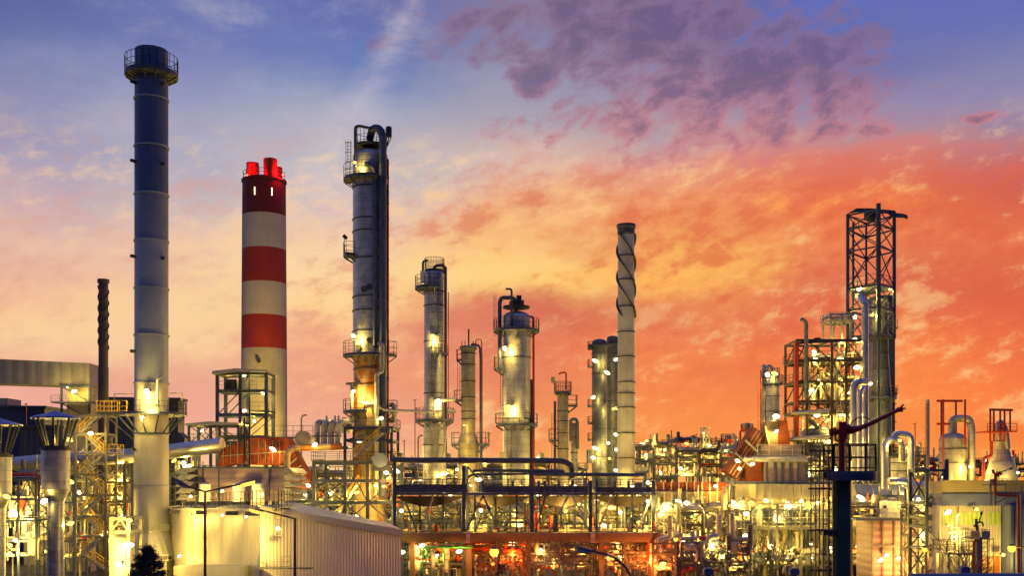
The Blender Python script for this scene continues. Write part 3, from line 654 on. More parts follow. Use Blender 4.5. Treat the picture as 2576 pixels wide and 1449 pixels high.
# --- stair tower
Y = 128
t = thing('stair_tower', 'open steel stair tower with yellow handrails zigzagging between the capped vent and the tall stack', 'stair tower', (XW(228,Y), Y, 0))
frame(t, [190, 266], [1046, 1092, 1142, 1195, 1247, 1300, 1350, 1402], Y, 3.4, 'grey', .22, brace=[(0,1,'/'),(0,3,'/'),(0,5,'/'),(0,2,'\\'),(0,4,'\\')], bw=.08, ground=0)
lv = [1038, 1092, 1142, 1195, 1247, 1300, 1350, 1402, 1440]
for i in range(8):
    l_ = XW(197,Y), XW(250,Y)
    xa, xb = (l_[1], l_[0]) if i%2 == 0 else (l_[0], l_[1])
    yy = Y+.3 if i%2 == 0 else Y+1.8
    stair(t, (xa, yy, ZW(lv[i],Y)), (xb, yy, ZW(lv[i+1],Y)), 1.1)
    if i%2 == 0 and i:
        x0 = XW(248,Y); d = MB().box(x0, XW(288,Y), Y+.2, Y+3, ZW(lv[i],Y)-.12, ZW(lv[i],Y)).build('landing', M['grey'], t)
        rail_mb([(x0+.5, Y+.2, ZW(lv[i],Y)), (XW(288,Y), Y+.2, ZW(lv[i],Y)), (XW(288,Y), Y+3, ZW(lv[i],Y))], 1.1, .9, .07).build('railing', M['yellow'], d)
    elif i:
        x0 = XW(180,Y); d = MB().box(x0, XW(202,Y), Y+.2, Y+3, ZW(lv[i],Y)-.12, ZW(lv[i],Y)).build('landing', M['grey'], t)
        rail_mb([(x0, Y+.2, ZW(lv[i],Y)), (XW(198,Y), Y+.2, ZW(lv[i],Y))], 1.1, .9, .07).build('railing', M['yellow'], d)
d = MB().box(XW(246,Y), XW(338,Y), Y-.4, Y+2, ZW(1040,Y), ZW(1037,Y)).build('top_walkway', M['steel'], t)
rail_mb([(XW(246,Y), Y-.4, ZW(1037,Y)), (XW(322,Y), Y-.4, ZW(1037,Y))], 1.3, .9, .07).build('railing', M['yellow'], d)
lamps(t, [(229,1091,Y-.6,500),(178,1107,Y+2,500),(216,1277,Y+3.5,900),(265,1338,Y+4,900),(200,1240,Y+4.4,900)], Y)

# --- long insulated duct and red duct
Y = 146
t = thing('insulated_duct', 'fat silver insulated pipe crossing behind the tall stack with a blue sky sheen', 'pipe', (XW(300,Y), Y, 0))
MB().pipe([P(40,1168,Y+6), P(180,1156,Y+4), P(335,1148,Y+2), P(560,1120,Y)], S(19,Y), 3, 24).build('duct', M['ductclad'], t)
for px, py in ((75,1166),(300,1150),(320,1148),(480,1130)):
    MB().bar((XW(px,Y), Y+2, 0), (XW(px,Y), Y+2, ZW(py+18,Y)), .35).build('duct_support', M['steel'], t)
lamps(t, [(438,1160,Y-3,700),(462,1165,Y-3,600),(52,1290,Y-4,1500),(75,1310,Y-6,1500),(110,1220,Y,900),(40,1360,Y-8,1500)], Y)
Y = 143
t = thing('rectangular_duct', 'rusty red rectangular flue duct with a sloping leg beside the striped chimney', 'duct', (XW(640,Y), Y, 0))
pts = [(548,1178),(556,1130),(600,1112),(640,1102),(722,1102),(742,1140),(785,1222),(757,1222),(722,1160),(700,1172),(640,1170),(590,1166)]
MB().prism([(XW(a,Y), ZW(b,Y)) for a, b in pts], Y, Y+4).build('duct_shell', M['rustred'], t)
rb = MB()
for px in (562, 580, 598, 624, 650, 668, 686, 704): rb.bar((XW(px,Y), Y-.08, ZW(1108,Y)), (XW(px,Y), Y-.08, ZW(1168,Y)), .06, .12)
for k in range(4):
    a = .15+.24*k; rb.bar((XW(724+(757-724)*a,Y), Y-.08, ZW(1160+62*a,Y)), (XW(742+(785-742)*a,Y), Y-.08, ZW(1140+82*a,Y)), .12, .16)
rb.bar((XW(556,Y),Y-.06,ZW(1148,Y)),(XW(722,Y),Y-.06,ZW(1136,Y)),.1)
rb.build('stiffener', M['beige'], t)
for px, py, w_ in ((575,1118,7),(606,1110,10),(634,1108,6),(655,1114,8),(680,1120,7)): MB().box(XW(px,Y), XW(px+w_,Y), Y-.05, Y-.01, ZW(py+14,Y), ZW(py,Y)).build('access_panel', M['brown'], t)
for px in (600, 690): MB().bar((XW(px,Y), Y+2, 0), (XW(px,Y), Y+2, ZW(1168,Y)), .35).build('duct_support', M['steel'], t)
lamps(t, [(687,1131,Y-1.6,500),(620,1180,Y-2,300),(775,1222,Y-1,300)], Y)
lamps(t, [(730,1240,Y-6,900),(590,1190,Y-4,300)], Y, r=.15)
# deck with rails over the red duct
d = MB().box(XW(668,Y+6), XW(790,Y+6), Y+5, Y+8, ZW(1103,Y+6), ZW(1100,Y+6)).build('roof_walkway', M['grey'], t)
rail_mb([(XW(668,Y+6), Y+5, ZW(1100,Y+6)), (XW(790,Y+6), Y+5, ZW(1100,Y+6))], 1.5, 1.4).build('railing', M['grey'], d)
MB().disc(P(764,1105,Y+4), (0,1,0), S(21,Y), 24, 1.5).build('fan_casing', M['cream'], t)

# --- twin canopied steel towers in front of the striped chimney
Y = 172
t = thing('canopied_steel_tower', 'tall open steel tower with a flat canopy in front of the striped chimney', 'steel tower', (XW(608,Y), Y, 0), 'canopied steel towers')
frame(t, [547, 605, 670], [940, 984, 1044, 1100, 1160], Y, 5, 'steel', .5, brace=[(0,1,'/'),(1,2,'/'),(1,3,'x')], bw=.16, decks=(), ground=0)
MB().prism([(XW(540,Y), ZW(944,Y)), (XW(600,Y), ZW(936,Y)), (XW(676,Y), ZW(938,Y)), (XW(676,Y), ZW(933,Y)), (XW(598,Y), ZW(929,Y)), (XW(540,Y), ZW(936,Y))], Y-1.5, Y+6.5).build('canopy', M['stack2'], t)
for x0, x1, py in ((548,650,981),(630,680,1034),(470,676,1100)):
    if x0 == 470: continue
    d = MB().box(XW(x0,Y), XW(x1,Y), Y-.9, Y+4.5, ZW(py+2,Y), ZW(py,Y)).build('deck', M['steel'], t)
    rail_mb([(XW(x0,Y), Y-.9, ZW(py,Y)), (XW(x1,Y), Y-.9, ZW(py,Y))], 1.3, 1.4).build('railing', M['rail'], d)
MB().box(XW(566,Y), XW(592,Y), Y+1, Y+4, ZW(980,Y), ZW(953,Y)).build('hoist', M['dark'], t)
lamps(t, [(615,944,Y+2,900),(662,990,Y+2,700),(614,1034,Y+2.5,1000),(640,1060,Y+3,600)], Y)
Y = 168
t = thing('canopied_steel_tower', 'low canopied steel tower left of the taller one, above the silver duct', 'steel tower', (XW(530,Y), Y, 0), 'canopied steel towers')
frame(t, [476, 530, 600], [1070, 1115, 1165], Y, 5, 'steel', .4, brace=[(0,0,'x'),(1,0,'\\')], bw=.12, decks=(1,), ground=0)
MB().prism([(XW(470,Y), ZW(1072,Y)), (XW(530,Y), ZW(1070,Y)), (XW(604,Y), ZW(1070,Y)), (XW(604,Y), ZW(1065,Y)), (XW(530,Y), ZW(1061,Y)), (XW(470,Y), ZW(1067,Y))], Y-1, Y+6).build('canopy', M['stack2'], t)
lamps(t, [(522,1112,Y+2,600),(510,1085,Y+2,500)], Y)
# slim lattice mast
Y = 125
t = thing('lattice_mast', 'slim lattice mast standing in front of the red duct', 'mast', (XW(621,Y), Y, 0))
mb = MB()
for dx in (-6, 7): mb.bar((XW(621+dx,Y), Y, 0), (XW(621+dx,Y), Y, ZW(1000 if dx > 0 else 1050,Y)), .16)
for py in range(1060, 1260, 18): mb.bar((XW(615,Y), Y, ZW(py,Y)), (XW(628,Y), Y, ZW(py+18,Y)), .07); mb.bar((XW(628,Y), Y, ZW(py,Y)), (XW(615,Y), Y, ZW(py+18,Y)), .07)
mb.build('mast', M['dark'], t)

# --- louvred mauve housing on the warehouse roof deck
Y = 118
t = thing('louvred_housing', 'mauve louvred air intake housing standing above the warehouse roof', 'air intake', (XW(600,Y), Y, 0))
MB().box(XW(482,Y), XW(720,Y), Y, Y+7, ZW(1262,Y), ZW(1178,Y)).build('housing', M['purple'], t)
MB().box(XW(470,Y), XW(492,Y), Y-.03, Y+7.2, ZW(1262,Y), ZW(1176,Y)).build('end_panel', M['cream'], t)
mb = MB()
for px in (496, 512, 551, 678, 720): mb.bar((XW(px,Y), Y-.1, ZW(1262,Y)), (XW(px,Y), Y-.1, ZW(1176,Y)), .14)
mb.bar((XW(482,Y), Y-.1, ZW(1177,Y)), (XW(722,Y), Y-.1, ZW(1177,Y)), .2); mb.build('corner_trim', M['steel'], t)
for s_ in (0, 1):
    for k in range(5):
        py = 1182+k*17
        if s_ == 0: o_ = [(449,py+9),(462,py-4),(502,py-4),(486,py+8)]
        else: o_ = [(720,py-4),(733,py-4),(746,py+9),(722,py+10)]
        MB().prism([(XW(a,Y), ZW(b,Y)) for a, b in o_], Y-1.2+.01*k, Y+6.5).build('louvre_blade', M['clad2'], t)
for a, b in ((512,540),(595,625),(642,676)):
    MB().lathe(XW((a+b)/2,Y), Y-1.6, [(S((b-a)/2,Y), ZW(1262,Y)), (S((b-a)/2,Y), ZW(1218,Y)), (.05, ZW(1214,Y))], 20).build('silencer_drum', M['white'], t)
lamps(t, [(560,1236,Y-3.4,900),(480,1250,Y-3.4,500),(660,1245,Y-3.8,600)], Y, r=.14)

# --- warehouse
Y = 96
zt = ZW(1288,Y)
t = thing('warehouse', 'pale corrugated warehouse with a sloping fascia in the foreground', 'warehouse', (XW(700,Y), Y, 0))
xc = XW(656,Y); YL = 137; xl = XW(400,YL); zl = ZW(1284,YL)
def skew(x0, x1, y0, y1, z00, z01, z10, z11, dp, inx=3.0):
    # wall body whose front runs from (x0,y0) to (x1,y1)
    vs = [(x0,y0,z00),(x1,y1,z01),(x1,y1,z11),(x0,y0,z10),(x0,y0+dp,z00),(x1-inx,y1+dp,z01),(x1-inx,y1+dp,z11),(x0,y0+dp,z10)]
    return MB().add(vs, [(0,1,2,3),(5,4,7,6),(1,5,6,2),(4,0,3,7),(3,2,6,7),(0,4,5,1)])
def wy(px):
    # depth of the side wall at a picture column
    k = (px-CX)/F; return (xl - YL*(xc-xl)/(Y-YL))/(k-(xc-xl)/(Y-YL))
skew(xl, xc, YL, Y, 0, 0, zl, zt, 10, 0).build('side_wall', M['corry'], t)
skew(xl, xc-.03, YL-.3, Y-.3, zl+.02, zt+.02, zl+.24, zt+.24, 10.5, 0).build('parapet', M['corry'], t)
za, zb_ = ZW(1276,Y), ZW(1336,Y)
xr = XW(1010,Y)
YR = 110; xr = XW(1010, YR); zb_ = ZW(1338, YR)
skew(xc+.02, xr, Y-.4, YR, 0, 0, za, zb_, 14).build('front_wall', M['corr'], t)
skew(xc+.1, xr+.15, Y-.62, YR-.25, za-.45, zb_-.5, za+.12, zb_+.2, 14.6).build('fascia', M['roof'], t)
d = skew(xl+.4, xc+1.6, YL-.2, Y-.2, zl+.26, zt+.26, zl+.4, zt+.4, 6, 0).build('roof_deck', M['steel'], t)
rail_mb([(xl+.4, YL-.2, zl+.4), (xc+1.6, Y-.2, zt+.4), (xc+1.6, Y+6, zt+.4)], 1.5, 1.3, .06).build('railing', M['rail'], d)
for px in (446, 514, 590, 640): MB().box(XW(px,wy(px))-.6, XW(px,wy(px))+.6, wy(px)-1.0, wy(px)-.5, zt-.35+(zl-zt)*(wy(px)-Y)/(YL-Y), zt+.02+(zl-zt)*(wy(px)-Y)/(YL-Y)).build('gutter_box', M['dark'], t)
ladder(t, 700, Y-.8, 1262, 1348, .55, 'rail')
d = MB().box(XW(660,Y), XW(790,Y), Y-1.5, Y-.42, ZW(1430,Y), ZW(1427,Y)).build('balcony', M['dark'], t)
rail_mb([(XW(660,Y), Y-1.5, ZW(1427,Y)), (XW(738,Y), Y-1.5, ZW(1427,Y))], 1.05, .7, .05).build('railing', M['rail'], d)
lamps(t, [(478,1297,wy(478)-1.2,900),(560,1297,wy(560)-1,180),(620,1300,wy(620)-.9,150)], Y, r=.12, off=(-.6,-1.6,-.6))
lamps(t, [(676,1372,Y-1.2,2200),(700,1330,Y-.2,400)], Y, r=.16, off=(0,-1.5,-.3))
skew(XW(450,wy(450)), XW(626,wy(626)), wy(450)-2, wy(626)-2, 0, 0, ZW(1422,wy(450)), ZW(1422,wy(626)), 1.9, 0).build('annex', M['corry'], t)
lamp(t, 452, 1400, wy(452)-4, 300, r=.14)

# --- white storage drum hut between stair tower and stack
Y = 122
t = thing('equipment_cabin', 'white open-framed cabin at the foot of the tall stack, brightly lit', 'cabin', (XW(305,Y), Y, 0))
MB().box(XW(285,Y), XW(316,Y), Y, Y+3, 0, ZW(1345,Y)).build('cabin_body', M['white'], t)
frame(t, [280, 324], [1306, 1340, 1400], Y-.5, 4, 'galv', .35, brace=[(0,0,'^')], ground=0)
lamps(t, [(324,1372,Y-1.5,2600),(300,1420,Y-2,1200),(326,1310,Y-1.5,1500)], Y, r=.3)

# ================================================================ MIDDLE
def tower(label, px, r, Y, top, m, flanges=(), prof=None, domed=True, group='distillation columns', name='distillation_column', n=36, fw=.12, up=500):
    cx = XW(px, Y); R = S(r, Y)
    t = thing(name, label, 'column', (cx, Y, 0), group)
    if prof: pr = [(S(a,Y), ZW(b,Y) if b < 1900 else 0) for a, b in prof]
    else: pr = [(R, 0), (R, ZW(top,Y))]
    MB().lathe(cx, Y, pr, n, cap=not domed).build('shell', M[m], t)
    if domed: MB().lathe(cx, Y, dome(pr[-1][0]*.995, pr[-1][1]-.02, .5), n, True, False).build('dished_head', M[m], t)
    for f in flanges:
        rr = pr[-1][0]
        for (a, za), (b, zb) in zip(pr, pr[1:]):
            z = ZW(f, Y)
            if min(za, zb) <= z <= max(za, zb): rr = a+(b-a)*((z-za)/(zb-za) if zb != za else 0); break
        MB().hoop(cx, Y, ZW(f,Y), rr-.01, fw, .14, n).build('flange', M['dark'], t)
    if up: lamp(t, px+r*.3, 1222, Y-S(r,Y)-4, up, r=.12, size=.3)  # added uplight, unseen behind the pipe rack, for a golden glow
    return t, cx, R

# --- A: the tallest column
Y = 150
A, cx, R = tower('tallest distillation column, silver with an orange rust-stained foot and fat pipes down its right side', 932, 44, Y, 395, 'clad', (475,555,586,654,750,784,836,), prof=[(44,893),(44,395)])
MB().lathe(cx, Y, [(R*.96, 0), (R*.96, ZW(893.3,Y))], 36, cap=False).build('lagged_foot', M['cladold'], A)
for f in (930, 970): MB().hoop(cx, Y, ZW(f,Y), R*.95, .1, .18, 36).build('flange', M['brown'], A)
MB().lathe(cx, Y, [(R+.02, ZW(467,Y)), (R+.12, ZW(467,Y)), (R+.12, ZW(455,Y)), (R+.02, ZW(455,Y))], 36, cap=False).build('stiffening_band', M['clad2'], A)
ring_platform(A, cx, Y, ZW(366,Y), 0.2, S(42,Y), 0, 360, 1.9, 'dark', .3, False)
ring_platform(A, cx, Y, ZW(451,Y), R, R+S(24,Y), 165, 290, 1.7, 'navy', .4)
ring_platform(A, cx, Y, ZW(893,Y), R, R+S(25,Y), 165, 350, 1.7, 'navy', .35)
ring_platform(A, cx, Y, ZW(1034,Y), R, R+S(25,Y), 165, 265, 1.5, 'steel', .35)
ring_platform(A, cx, Y, ZW(1034,Y), R, R+S(25,Y), 300, 365, 1.4, 'steel', .3)
ring_platform(A, cx, Y, ZW(641,Y), R, R+S(24,Y), 170, 215, 1.5, 'navy', .4)
MB().tube([P(872,600,Y), P(864,592,Y)], .25, 8).tube([P(866,641,Y), P(866,598,Y)], .04, 6).build('wind_vane', M['dark'], A)
yf = Y-R-.5
pipe(A, [(963,1250,yf+.4), (963,342,yf+.4), (955,322,yf+.4), (937,322,yf+.9), (930,350,yf+2.2)], S(9.5,Y), 'steel', 2.0, 'overhead_pipe', 16)
pipe(A, [(944,870,yf+.3), (944,480,yf+.3), (944,420,yf+.3), (918,412,yf+.3)], S(6,Y), 'steel', .8, 'riser_pipe', 12)
pipe(A, [(950,866,yf-.2), (961,866,yf-.2), (961,935,yf-.2), (948,940,yf-.2), (947,1250,yf-.2)], S(6,Y), 'clad2', .8, 'riser_pipe', 12)
pipe(A, [(976,1250,Y-.5), (976,400,Y-.5)], .14, 'redpipe', None, 'steam_line')
pipe(A, [(976,1080,Y-1), (976,1138,Y-1),(990,1142,Y-1),(992,1250,Y-1)], .17, 'redpipe', .5, 'steam_line')
for py in (412, 448, 489, 513, 552, 592, 655, 692, 754, 785, 835, 875, 953, 960): MB().box(XW(970,Y), XW(980,Y), Y-1.4, Y-.3, ZW(py+1.5,Y), ZW(py-1.5,Y)).build('pipe_clamp', M['dark'], A)
pipe(A, [(894,405,yf+.4), (894,318,yf+.4), (904,316,yf+.4), (931,322,yf+.4), (931,326,yf+.4)], S(3.6,Y), 'navy', .5, 'relief_vent', 10)
MB().lathe(XW(979,Y), Y-.5, [(.42, ZW(347,Y)), (.42, ZW(323,Y)), (.3, ZW(321,Y))], 16).bar(P(973,368,Y-.5), P(978,346,Y-.5), .14).bar(P(984,346,Y-.5), P(974,368,Y-.5), .1).build('expansion_pot', M['dark'], A)
pipe(A, [(885,1065,yf+1), (885,965,yf+1)], .25, 'clad2', None, 'riser_pipe')
MB().bar(P(870,966,yf+1), P(932,962,yf+1), .3).build('spray_header', M['brown'], A)
ladder(A, 877.5, Y-1, 355, 450, .5, 'dark', True)
for px, py in ((922,735),(935,730),(936,862),(908,880)): MB().disc((XW(px,Y), Y-math.sqrt(R*R-(XW(px,Y)-cx)**2)-.05, ZW(py,Y)), (XW(px,Y)-cx, -R, 0), .42, 16, .3).build('manway', M['dark'], A)
lamps(A, [(893,409,yf+.2,450),(889,845,yf+.3,1000),(890,985,yf+.3,900),(916,1000,yf-.3,1100)], Y, off=(.2,-.5,-.6))
lamps(A, [(959,1053,yf-.8,260)], Y)
pipe(A, [(905,1015,yf-.2),(950,1015,yf-.2),(960,1032,yf-.2),(1100,1036,yf+4),(1110,1036,yf+6)], S(3.2,Y), 'galv', 1.2, 'transfer_line', 10)
pipe(A, [(979,1060,Y),(992,1060,Y),(992,1020,Y),(980,1018,Y)], .35, 'clad2', .8, 'riser_pipe')

# --- B
Y = 165
B, cx, R = tower('slender twin-toned silver column with a ladder down its face, third tower from the striped chimney side', 1093, 26, Y, 690, 'clad', (735,770,860,990,1120), prof=[(29,1900),(29,1062),(26,1062),(26,690)])
MB().lathe(XW(1120.5,Y), Y, [(S(4,Y), 0), (S(4,Y), ZW(672,Y))], 12).build('riser_pipe', M['navy'], B)
ring_platform(B, cx, Y, ZW(722,Y), R, R+S(23,Y), 150, 290, 1.6, 'navy', .45)
ring_platform(B, cx, Y, ZW(679,Y), .3, S(25,Y), 0, 360, 1.7, 'navy', .3, False)
ring_platform(B, cx, Y, ZW(890,Y), R, R+S(9,Y), 260, 350, 1.2, 'steel', .25)
ring_platform(B, cx, Y, ZW(1056,Y), R, R+S(23,Y), 0, 360, 1.7, 'steel', .4)
MB().box(XW(1061,Y), XW(1073,Y), Y-2.4, Y-1.4, ZW(716,Y), ZW(688,Y)).build('junction_cabinet', M['white'], B)
pipe(B, [(1064,690,Y-1.8), (1064,657,Y-1.8), (1076,655,Y-1.8)], .17, 'navy', .4, 'vent_pipe')
pipe(B, [(1092,690,Y), (1092,668,Y), (1119,666,Y), (1120,690,Y)], S(3.8,Y), 'cladold', 1.0, 'overhead_pipe', 12)
ladder(B, 1090, Y-R-.3, 895, 1050, .5, 'rail'); ladder(B, 1108, Y-R*.8-.3, 700, 890, .5, 'rail')
MB().tube([P(1128,735,Y-.4), P(1128,1060,Y-.4)], .07, 6).build('conduit', M['redpipe'], B)
MB().box(XW(1128,Y), XW(1148,Y), Y-2.5, Y-1.2, ZW(1042,Y), ZW(1033,Y)).build('valve_box', M['clad2'], B)
pipe(B, [(1108,1050,Y-2),(1108,1007,Y-2),(1145,1005,Y-2)], .25, 'galv', .5, 'cross_pipe')
pipe(B, [(1085,1075,Y-2.4),(1122,1080,Y-2.4),(1118,1125,Y-2.4),(1112,1160,Y-2.4)], .2, 'galv', .6, 'drain_pipe')
MB().prism([(XW(1086,Y),ZW(1068,Y)),(XW(1112,Y),ZW(1068,Y)),(XW(1104,Y),ZW(1130,Y)),(XW(1094,Y),ZW(1130,Y))], Y-R-1, Y-R-.2).build('duct_hopper', M['clad2'], B)
lamps(B, [(1091,846,Y-R-.5,1100),(1102,1009,Y-R-.5,1100),(1117,1192,Y-R-1,900)], Y, off=(0,-.55,-.6), r=.26)

# --- C
Y = 176
C_, cx, R = tower('narrow column with a flared foot and a tall rod on top, between two wider silver columns', 1178, 18, Y, 880, 'beige', (890,918,960,1000,1036,1055), prof=[(27,1900),(27,1117),(18,1090),(18,880)], domed=False)
MB().lathe(cx, Y, [(R, ZW(884,Y)), (S(22,Y), ZW(878,Y)), (S(22,Y), ZW(872,Y)), (R, ZW(871,Y))], 28).build('top_cap', M['grey'], C_)
MB().tube([P(1179,872,Y), P(1179,828,Y)], .13, 6).build('lightning_rod', M['dark'], C_)
pipe(C_, [(1187,872,Y-.5),(1187,866,Y-.5),(1207,869,Y-.5),(1209,900,Y-.5),(1209,1100,Y-.5),(1212,1250,Y-.5)], S(3,Y), 'steel', .8, 'riser_pipe', 10)
pipe(C_, [(1197,870,Y+.5),(1197,854,Y+.5),(1211,854,Y+.5),(1213,900,Y+.5),(1213,1245,Y+.5)], .08, 'redpipe', .3, 'steam_line', 6)
ring_platform(C_, cx, Y, ZW(1006,Y), R, R+S(18,Y), 150, 215, 1.5, 'steel', .3)
ring_platform(C_, cx, Y, ZW(1117,Y), S(27,Y), S(43,Y), 150, 215, 1.8, 'steel', .35)
ring_platform(C_, cx, Y, ZW(1117,Y), S(27,Y), S(54,Y), -35, 35, 1.8, 'steel', .35)
ring_platform(C_, cx, Y, ZW(905,Y), R, R+S(12,Y), 160, 200, 1.6, 'steel', .2)
ladder(C_, 1154, Y-.5, 910, 1002, .4, 'rail', False)
MB().box(XW(1226,Y), XW(1234,Y), Y-1, Y, ZW(1102,Y), ZW(1088,Y)).bar(P(1230,1120,Y-.5), P(1230,1080,Y-.5), .07).build('local_panel', M['cream'], C_)
for a in (1162,1170,1190): MB().tube([P(a,872,Y-.8), P(a,858,Y-.8)], .07, 6).build('relief_valve', M['dark'], C_)
lamp(C_, 1150, 1182, Y-4, 1800, r=.2); lamp(C_, 1168, 1070, Y-3.5, 500, r=.12, light=True)

# --- D
Y = 160
D, cx, R = tower('widest silver column with an upper round gallery and looped pipe on its dome', 1299, 35, Y, 800, 'clad', (900,1054,1183), prof=[(34,1900),(34,1052),(35.5,1052),(35.5,800)])
ring_platform(D, cx, Y, ZW(829,Y), R, S(58,Y), 0, 360, 1.5, 'navy', .4)
ring_platform(D, cx, Y, ZW(1067,Y), R, S(54,Y), 170, 370, 1.5, 'steel', .35)
ring_platform(D, cx, Y, ZW(926,Y), R, R+S(22,Y), 165, 205, 1.6, 'navy', .3)
MB().lathe(cx, Y, [(S(22,Y), ZW(778,Y)), (S(34,Y), ZW(776,Y)), (S(34,Y), ZW(771,Y)), (S(10,Y), ZW(770,Y))], 28).build('top_deck', M['dark'], D)
pipe(D, [(1257,935,Y-1),(1257,760,Y-1),(1262,749,Y-1),(1292,749,Y-1),(1298,762,Y-.5),(1298,790,Y)], S(5.2,Y), 'steel', 1.2, 'overhead_pipe', 14)
pipe(D, [(1287,820,Y-R-.3),(1287,727,Y-R-.3),(1272,727,Y-R-.3)], .16, 'navy', .35, 'vent_pipe')
MB().box(XW(1299,Y), XW(1312,Y), Y-.8, Y+.5, ZW(771,Y), ZW(745,Y)).box(XW(1312,Y)+.02, XW(1318,Y), Y-.8, Y+.5, ZW(771,Y), ZW(757,Y)).build('valve_block', M['dark'], D)
MB().box(XW(1281,Y), XW(1292,Y), Y-.9, Y+.5, ZW(771,Y), ZW(760,Y)).build('valve_block', M['dark'], D)
pipe(D, [(1325,795,Y),(1342,798,Y),(1343,1240,Y)], .17, 'redpipe', .4, 'steam_line')
MB().lathe(XW(1337.5,Y), Y+.6, [(S(4.5,Y), 0), (S(4.5,Y), ZW(960,Y)), (.1, ZW(954,Y))], 12).build('riser_pipe', M['navy'], D)
ladder(D, 1281, Y-R-.3, 1070, 1235, .5, 'rail'); ladder(D, 1262, Y-1.4, 930, 1060, .4, 'rail', False); ladder(D, 1245, Y, 742, 845, .3, 'rail', False, .9)
MB().lathe(XW(1257,Y), Y-1, [(.1, ZW(944,Y)), (S(4,Y), ZW(938,Y)), (S(4,Y), ZW(915,Y))], 12).build('strainer', M['grey'], D)
MB().box(XW(1257,Y), XW(1272,Y), Y-3, Y-2, ZW(1158,Y), ZW(1139,Y)).build('local_panel', M['cream'], D)
for a, b in ((1310,1060),(1290,1165),(1300,862)): MB().disc((XW(a,Y), Y-math.sqrt(R*R-(XW(a,Y)-cx)**2)-.1, ZW(b,Y)), (XW(a,Y)-cx,-R,0), .5, 16, .3).build('manway', M['clad2'], D)
lamps(D, [(1270,877,Y-R-.3,1300),(1281,1024,Y-R-.6,1800)], Y, off=(.2,-.55,-.5), r=.3)

# --- E with its companion
Y = 182
E, cx, R = tower('small slim column with a flat top platform and side gallery, just left of the dark twin columns', 1416, 14, Y, 990, 'beige', (1035,1060,1090,1130,1160), domed=False)
ring_platform(E, cx, Y, ZW(985,Y), .3, S(22,Y), 0, 360, 1.6, 'steel', .4)
ring_platform(E, cx, Y, ZW(1019,Y), R, R+S(23,Y), -25, 25, 1.6, 'steel', .3)
pipe(E, [(1424,980,Y),(1424,937,Y),(1411,938,Y),(1406,942,Y)], .14, 'redpipe', .35, 'vent_pipe')
MB().box(XW(1386,Y), XW(1396,Y), Y-.6, Y, ZW(964,Y), ZW(949,Y)).bar(P(1393,964,Y-.3), P(1398,985,Y-.3), .1).build('signal_panel', M['cream'], E)
ring_platform(E, cx, Y, ZW(1107,Y), R, R+S(22,Y), 165, 215, 1.8, 'steel', .3)
pipe(E, [(1396,1200,Y),(1396,1010,Y)], .22, 'steel', None, 'riser_pipe'); ladder(E, 1391, Y-.3, 1040, 1190, .4, 'rail', False)
E2, cx, R = tower('thin dim companion column standing right behind the small slim column', 1444, 9, 186, 1068, 'clad2', (1100,1140), domed=True)
pipe(E2, [(1436,1110,185),(1436,1055,185),(1452,1055,185),(1453,1130,185)], .3, 'grey', .6, 'overhead_pipe')

# --- twin dark columns
Y = 225
for i, (px, r, top) in enumerate(((1508, 19, 862), (1541, 15, 852))):
    t, cx, R = tower(('left and wider' if i == 0 else 'right and partly hidden')+' column of the dark pair with yellow lamps beside the wrapped stack', px, r, Y+i*4, top, 'darkclad', (890,940,1010,1080,1150), group='dark twin columns', up=0)
    MB().hoop(cx, Y+i*4, ZW(top+8,Y), R-.01, .7, .5, 24).build('top_deck', M['navy'], t)
    if i == 0:
        pl = ((875,),(920,),(1020,),(1063,),(1105,))
        for p in pl: ring_platform(t, cx, Y, ZW(p[0],Y), R, R+.9, 160, 210, 1.2, 'steel', .4, False)
        lamps(t, [(1497,908,Y-R-1,450),(1527,938,Y-R-1,450),(1492,1000,Y-R-1,420),(1543,1029,Y-R-1,600),(1497,1128,Y-R-1,800),(1530,1115,Y-R-1,600),(1492,1152,Y-R-1,700),(1533,1154,Y-R-1,500)], Y, r=.3, off=(.7,-.2,-.5))
    else: lamps(t, [(1549,905,Y-R-1,500),(1551,1028,Y-R-1,500),(1549,1094,Y-R-1,400),(1550,1132,Y-R-1,400),(1549,1184,Y-R-1,600)], Y, r=.3, off=(-.7,-.2,-.5))
MB().box(XW(1478,Y), XW(1498,Y), Y-1, Y+3, ZW(1165,Y), ZW(1132,Y)).build('side_cabin', M['hangar'], bpy.data.objects['distillation_column.005'])

# --- stack wrapped in helical strakes
Y = 170; cx = XW(1575, Y); R = S(21.5, Y)
t = thing('chimney_stack', 'pale grey stack wrapped in dark helical strakes right of the dark twin columns', 'chimney', (cx, Y, 0), 'tall stacks')
MB().lathe(cx, Y, [(S(22.5,Y), 0), (S(20.5,Y), ZW(590,Y))], 40).build('shell', M['stack2'], t)
MB().lathe(cx, Y, [(S(20.5,Y), ZW(592,Y)), (S(22,Y), ZW(588,Y)), (S(22,Y), ZW(576,Y)), (S(24,Y), ZW(572,Y)), (S(24,Y), ZW(565,Y)), (S(19,Y), ZW(564,Y))], 40).build('rim', M['navy'], t)
for py in (645,705,772,836,898,962,990,1026,1090,1153): MB().hoop(cx, Y, ZW(py,Y), S(20.6+(py-600)*.003,Y), .13, .14, 40).build('flange', M['dark'], t)
strakes(t, cx, Y, S(20.7,Y), ZW(800,Y), ZW(592,Y), -1.05, 'dark', .3, .16, 3)
lamp(t, 1590, 1225, Y-8, 6000, r=.2); lamp(t, 1552, 1195, Y-5, 1600, r=.2)

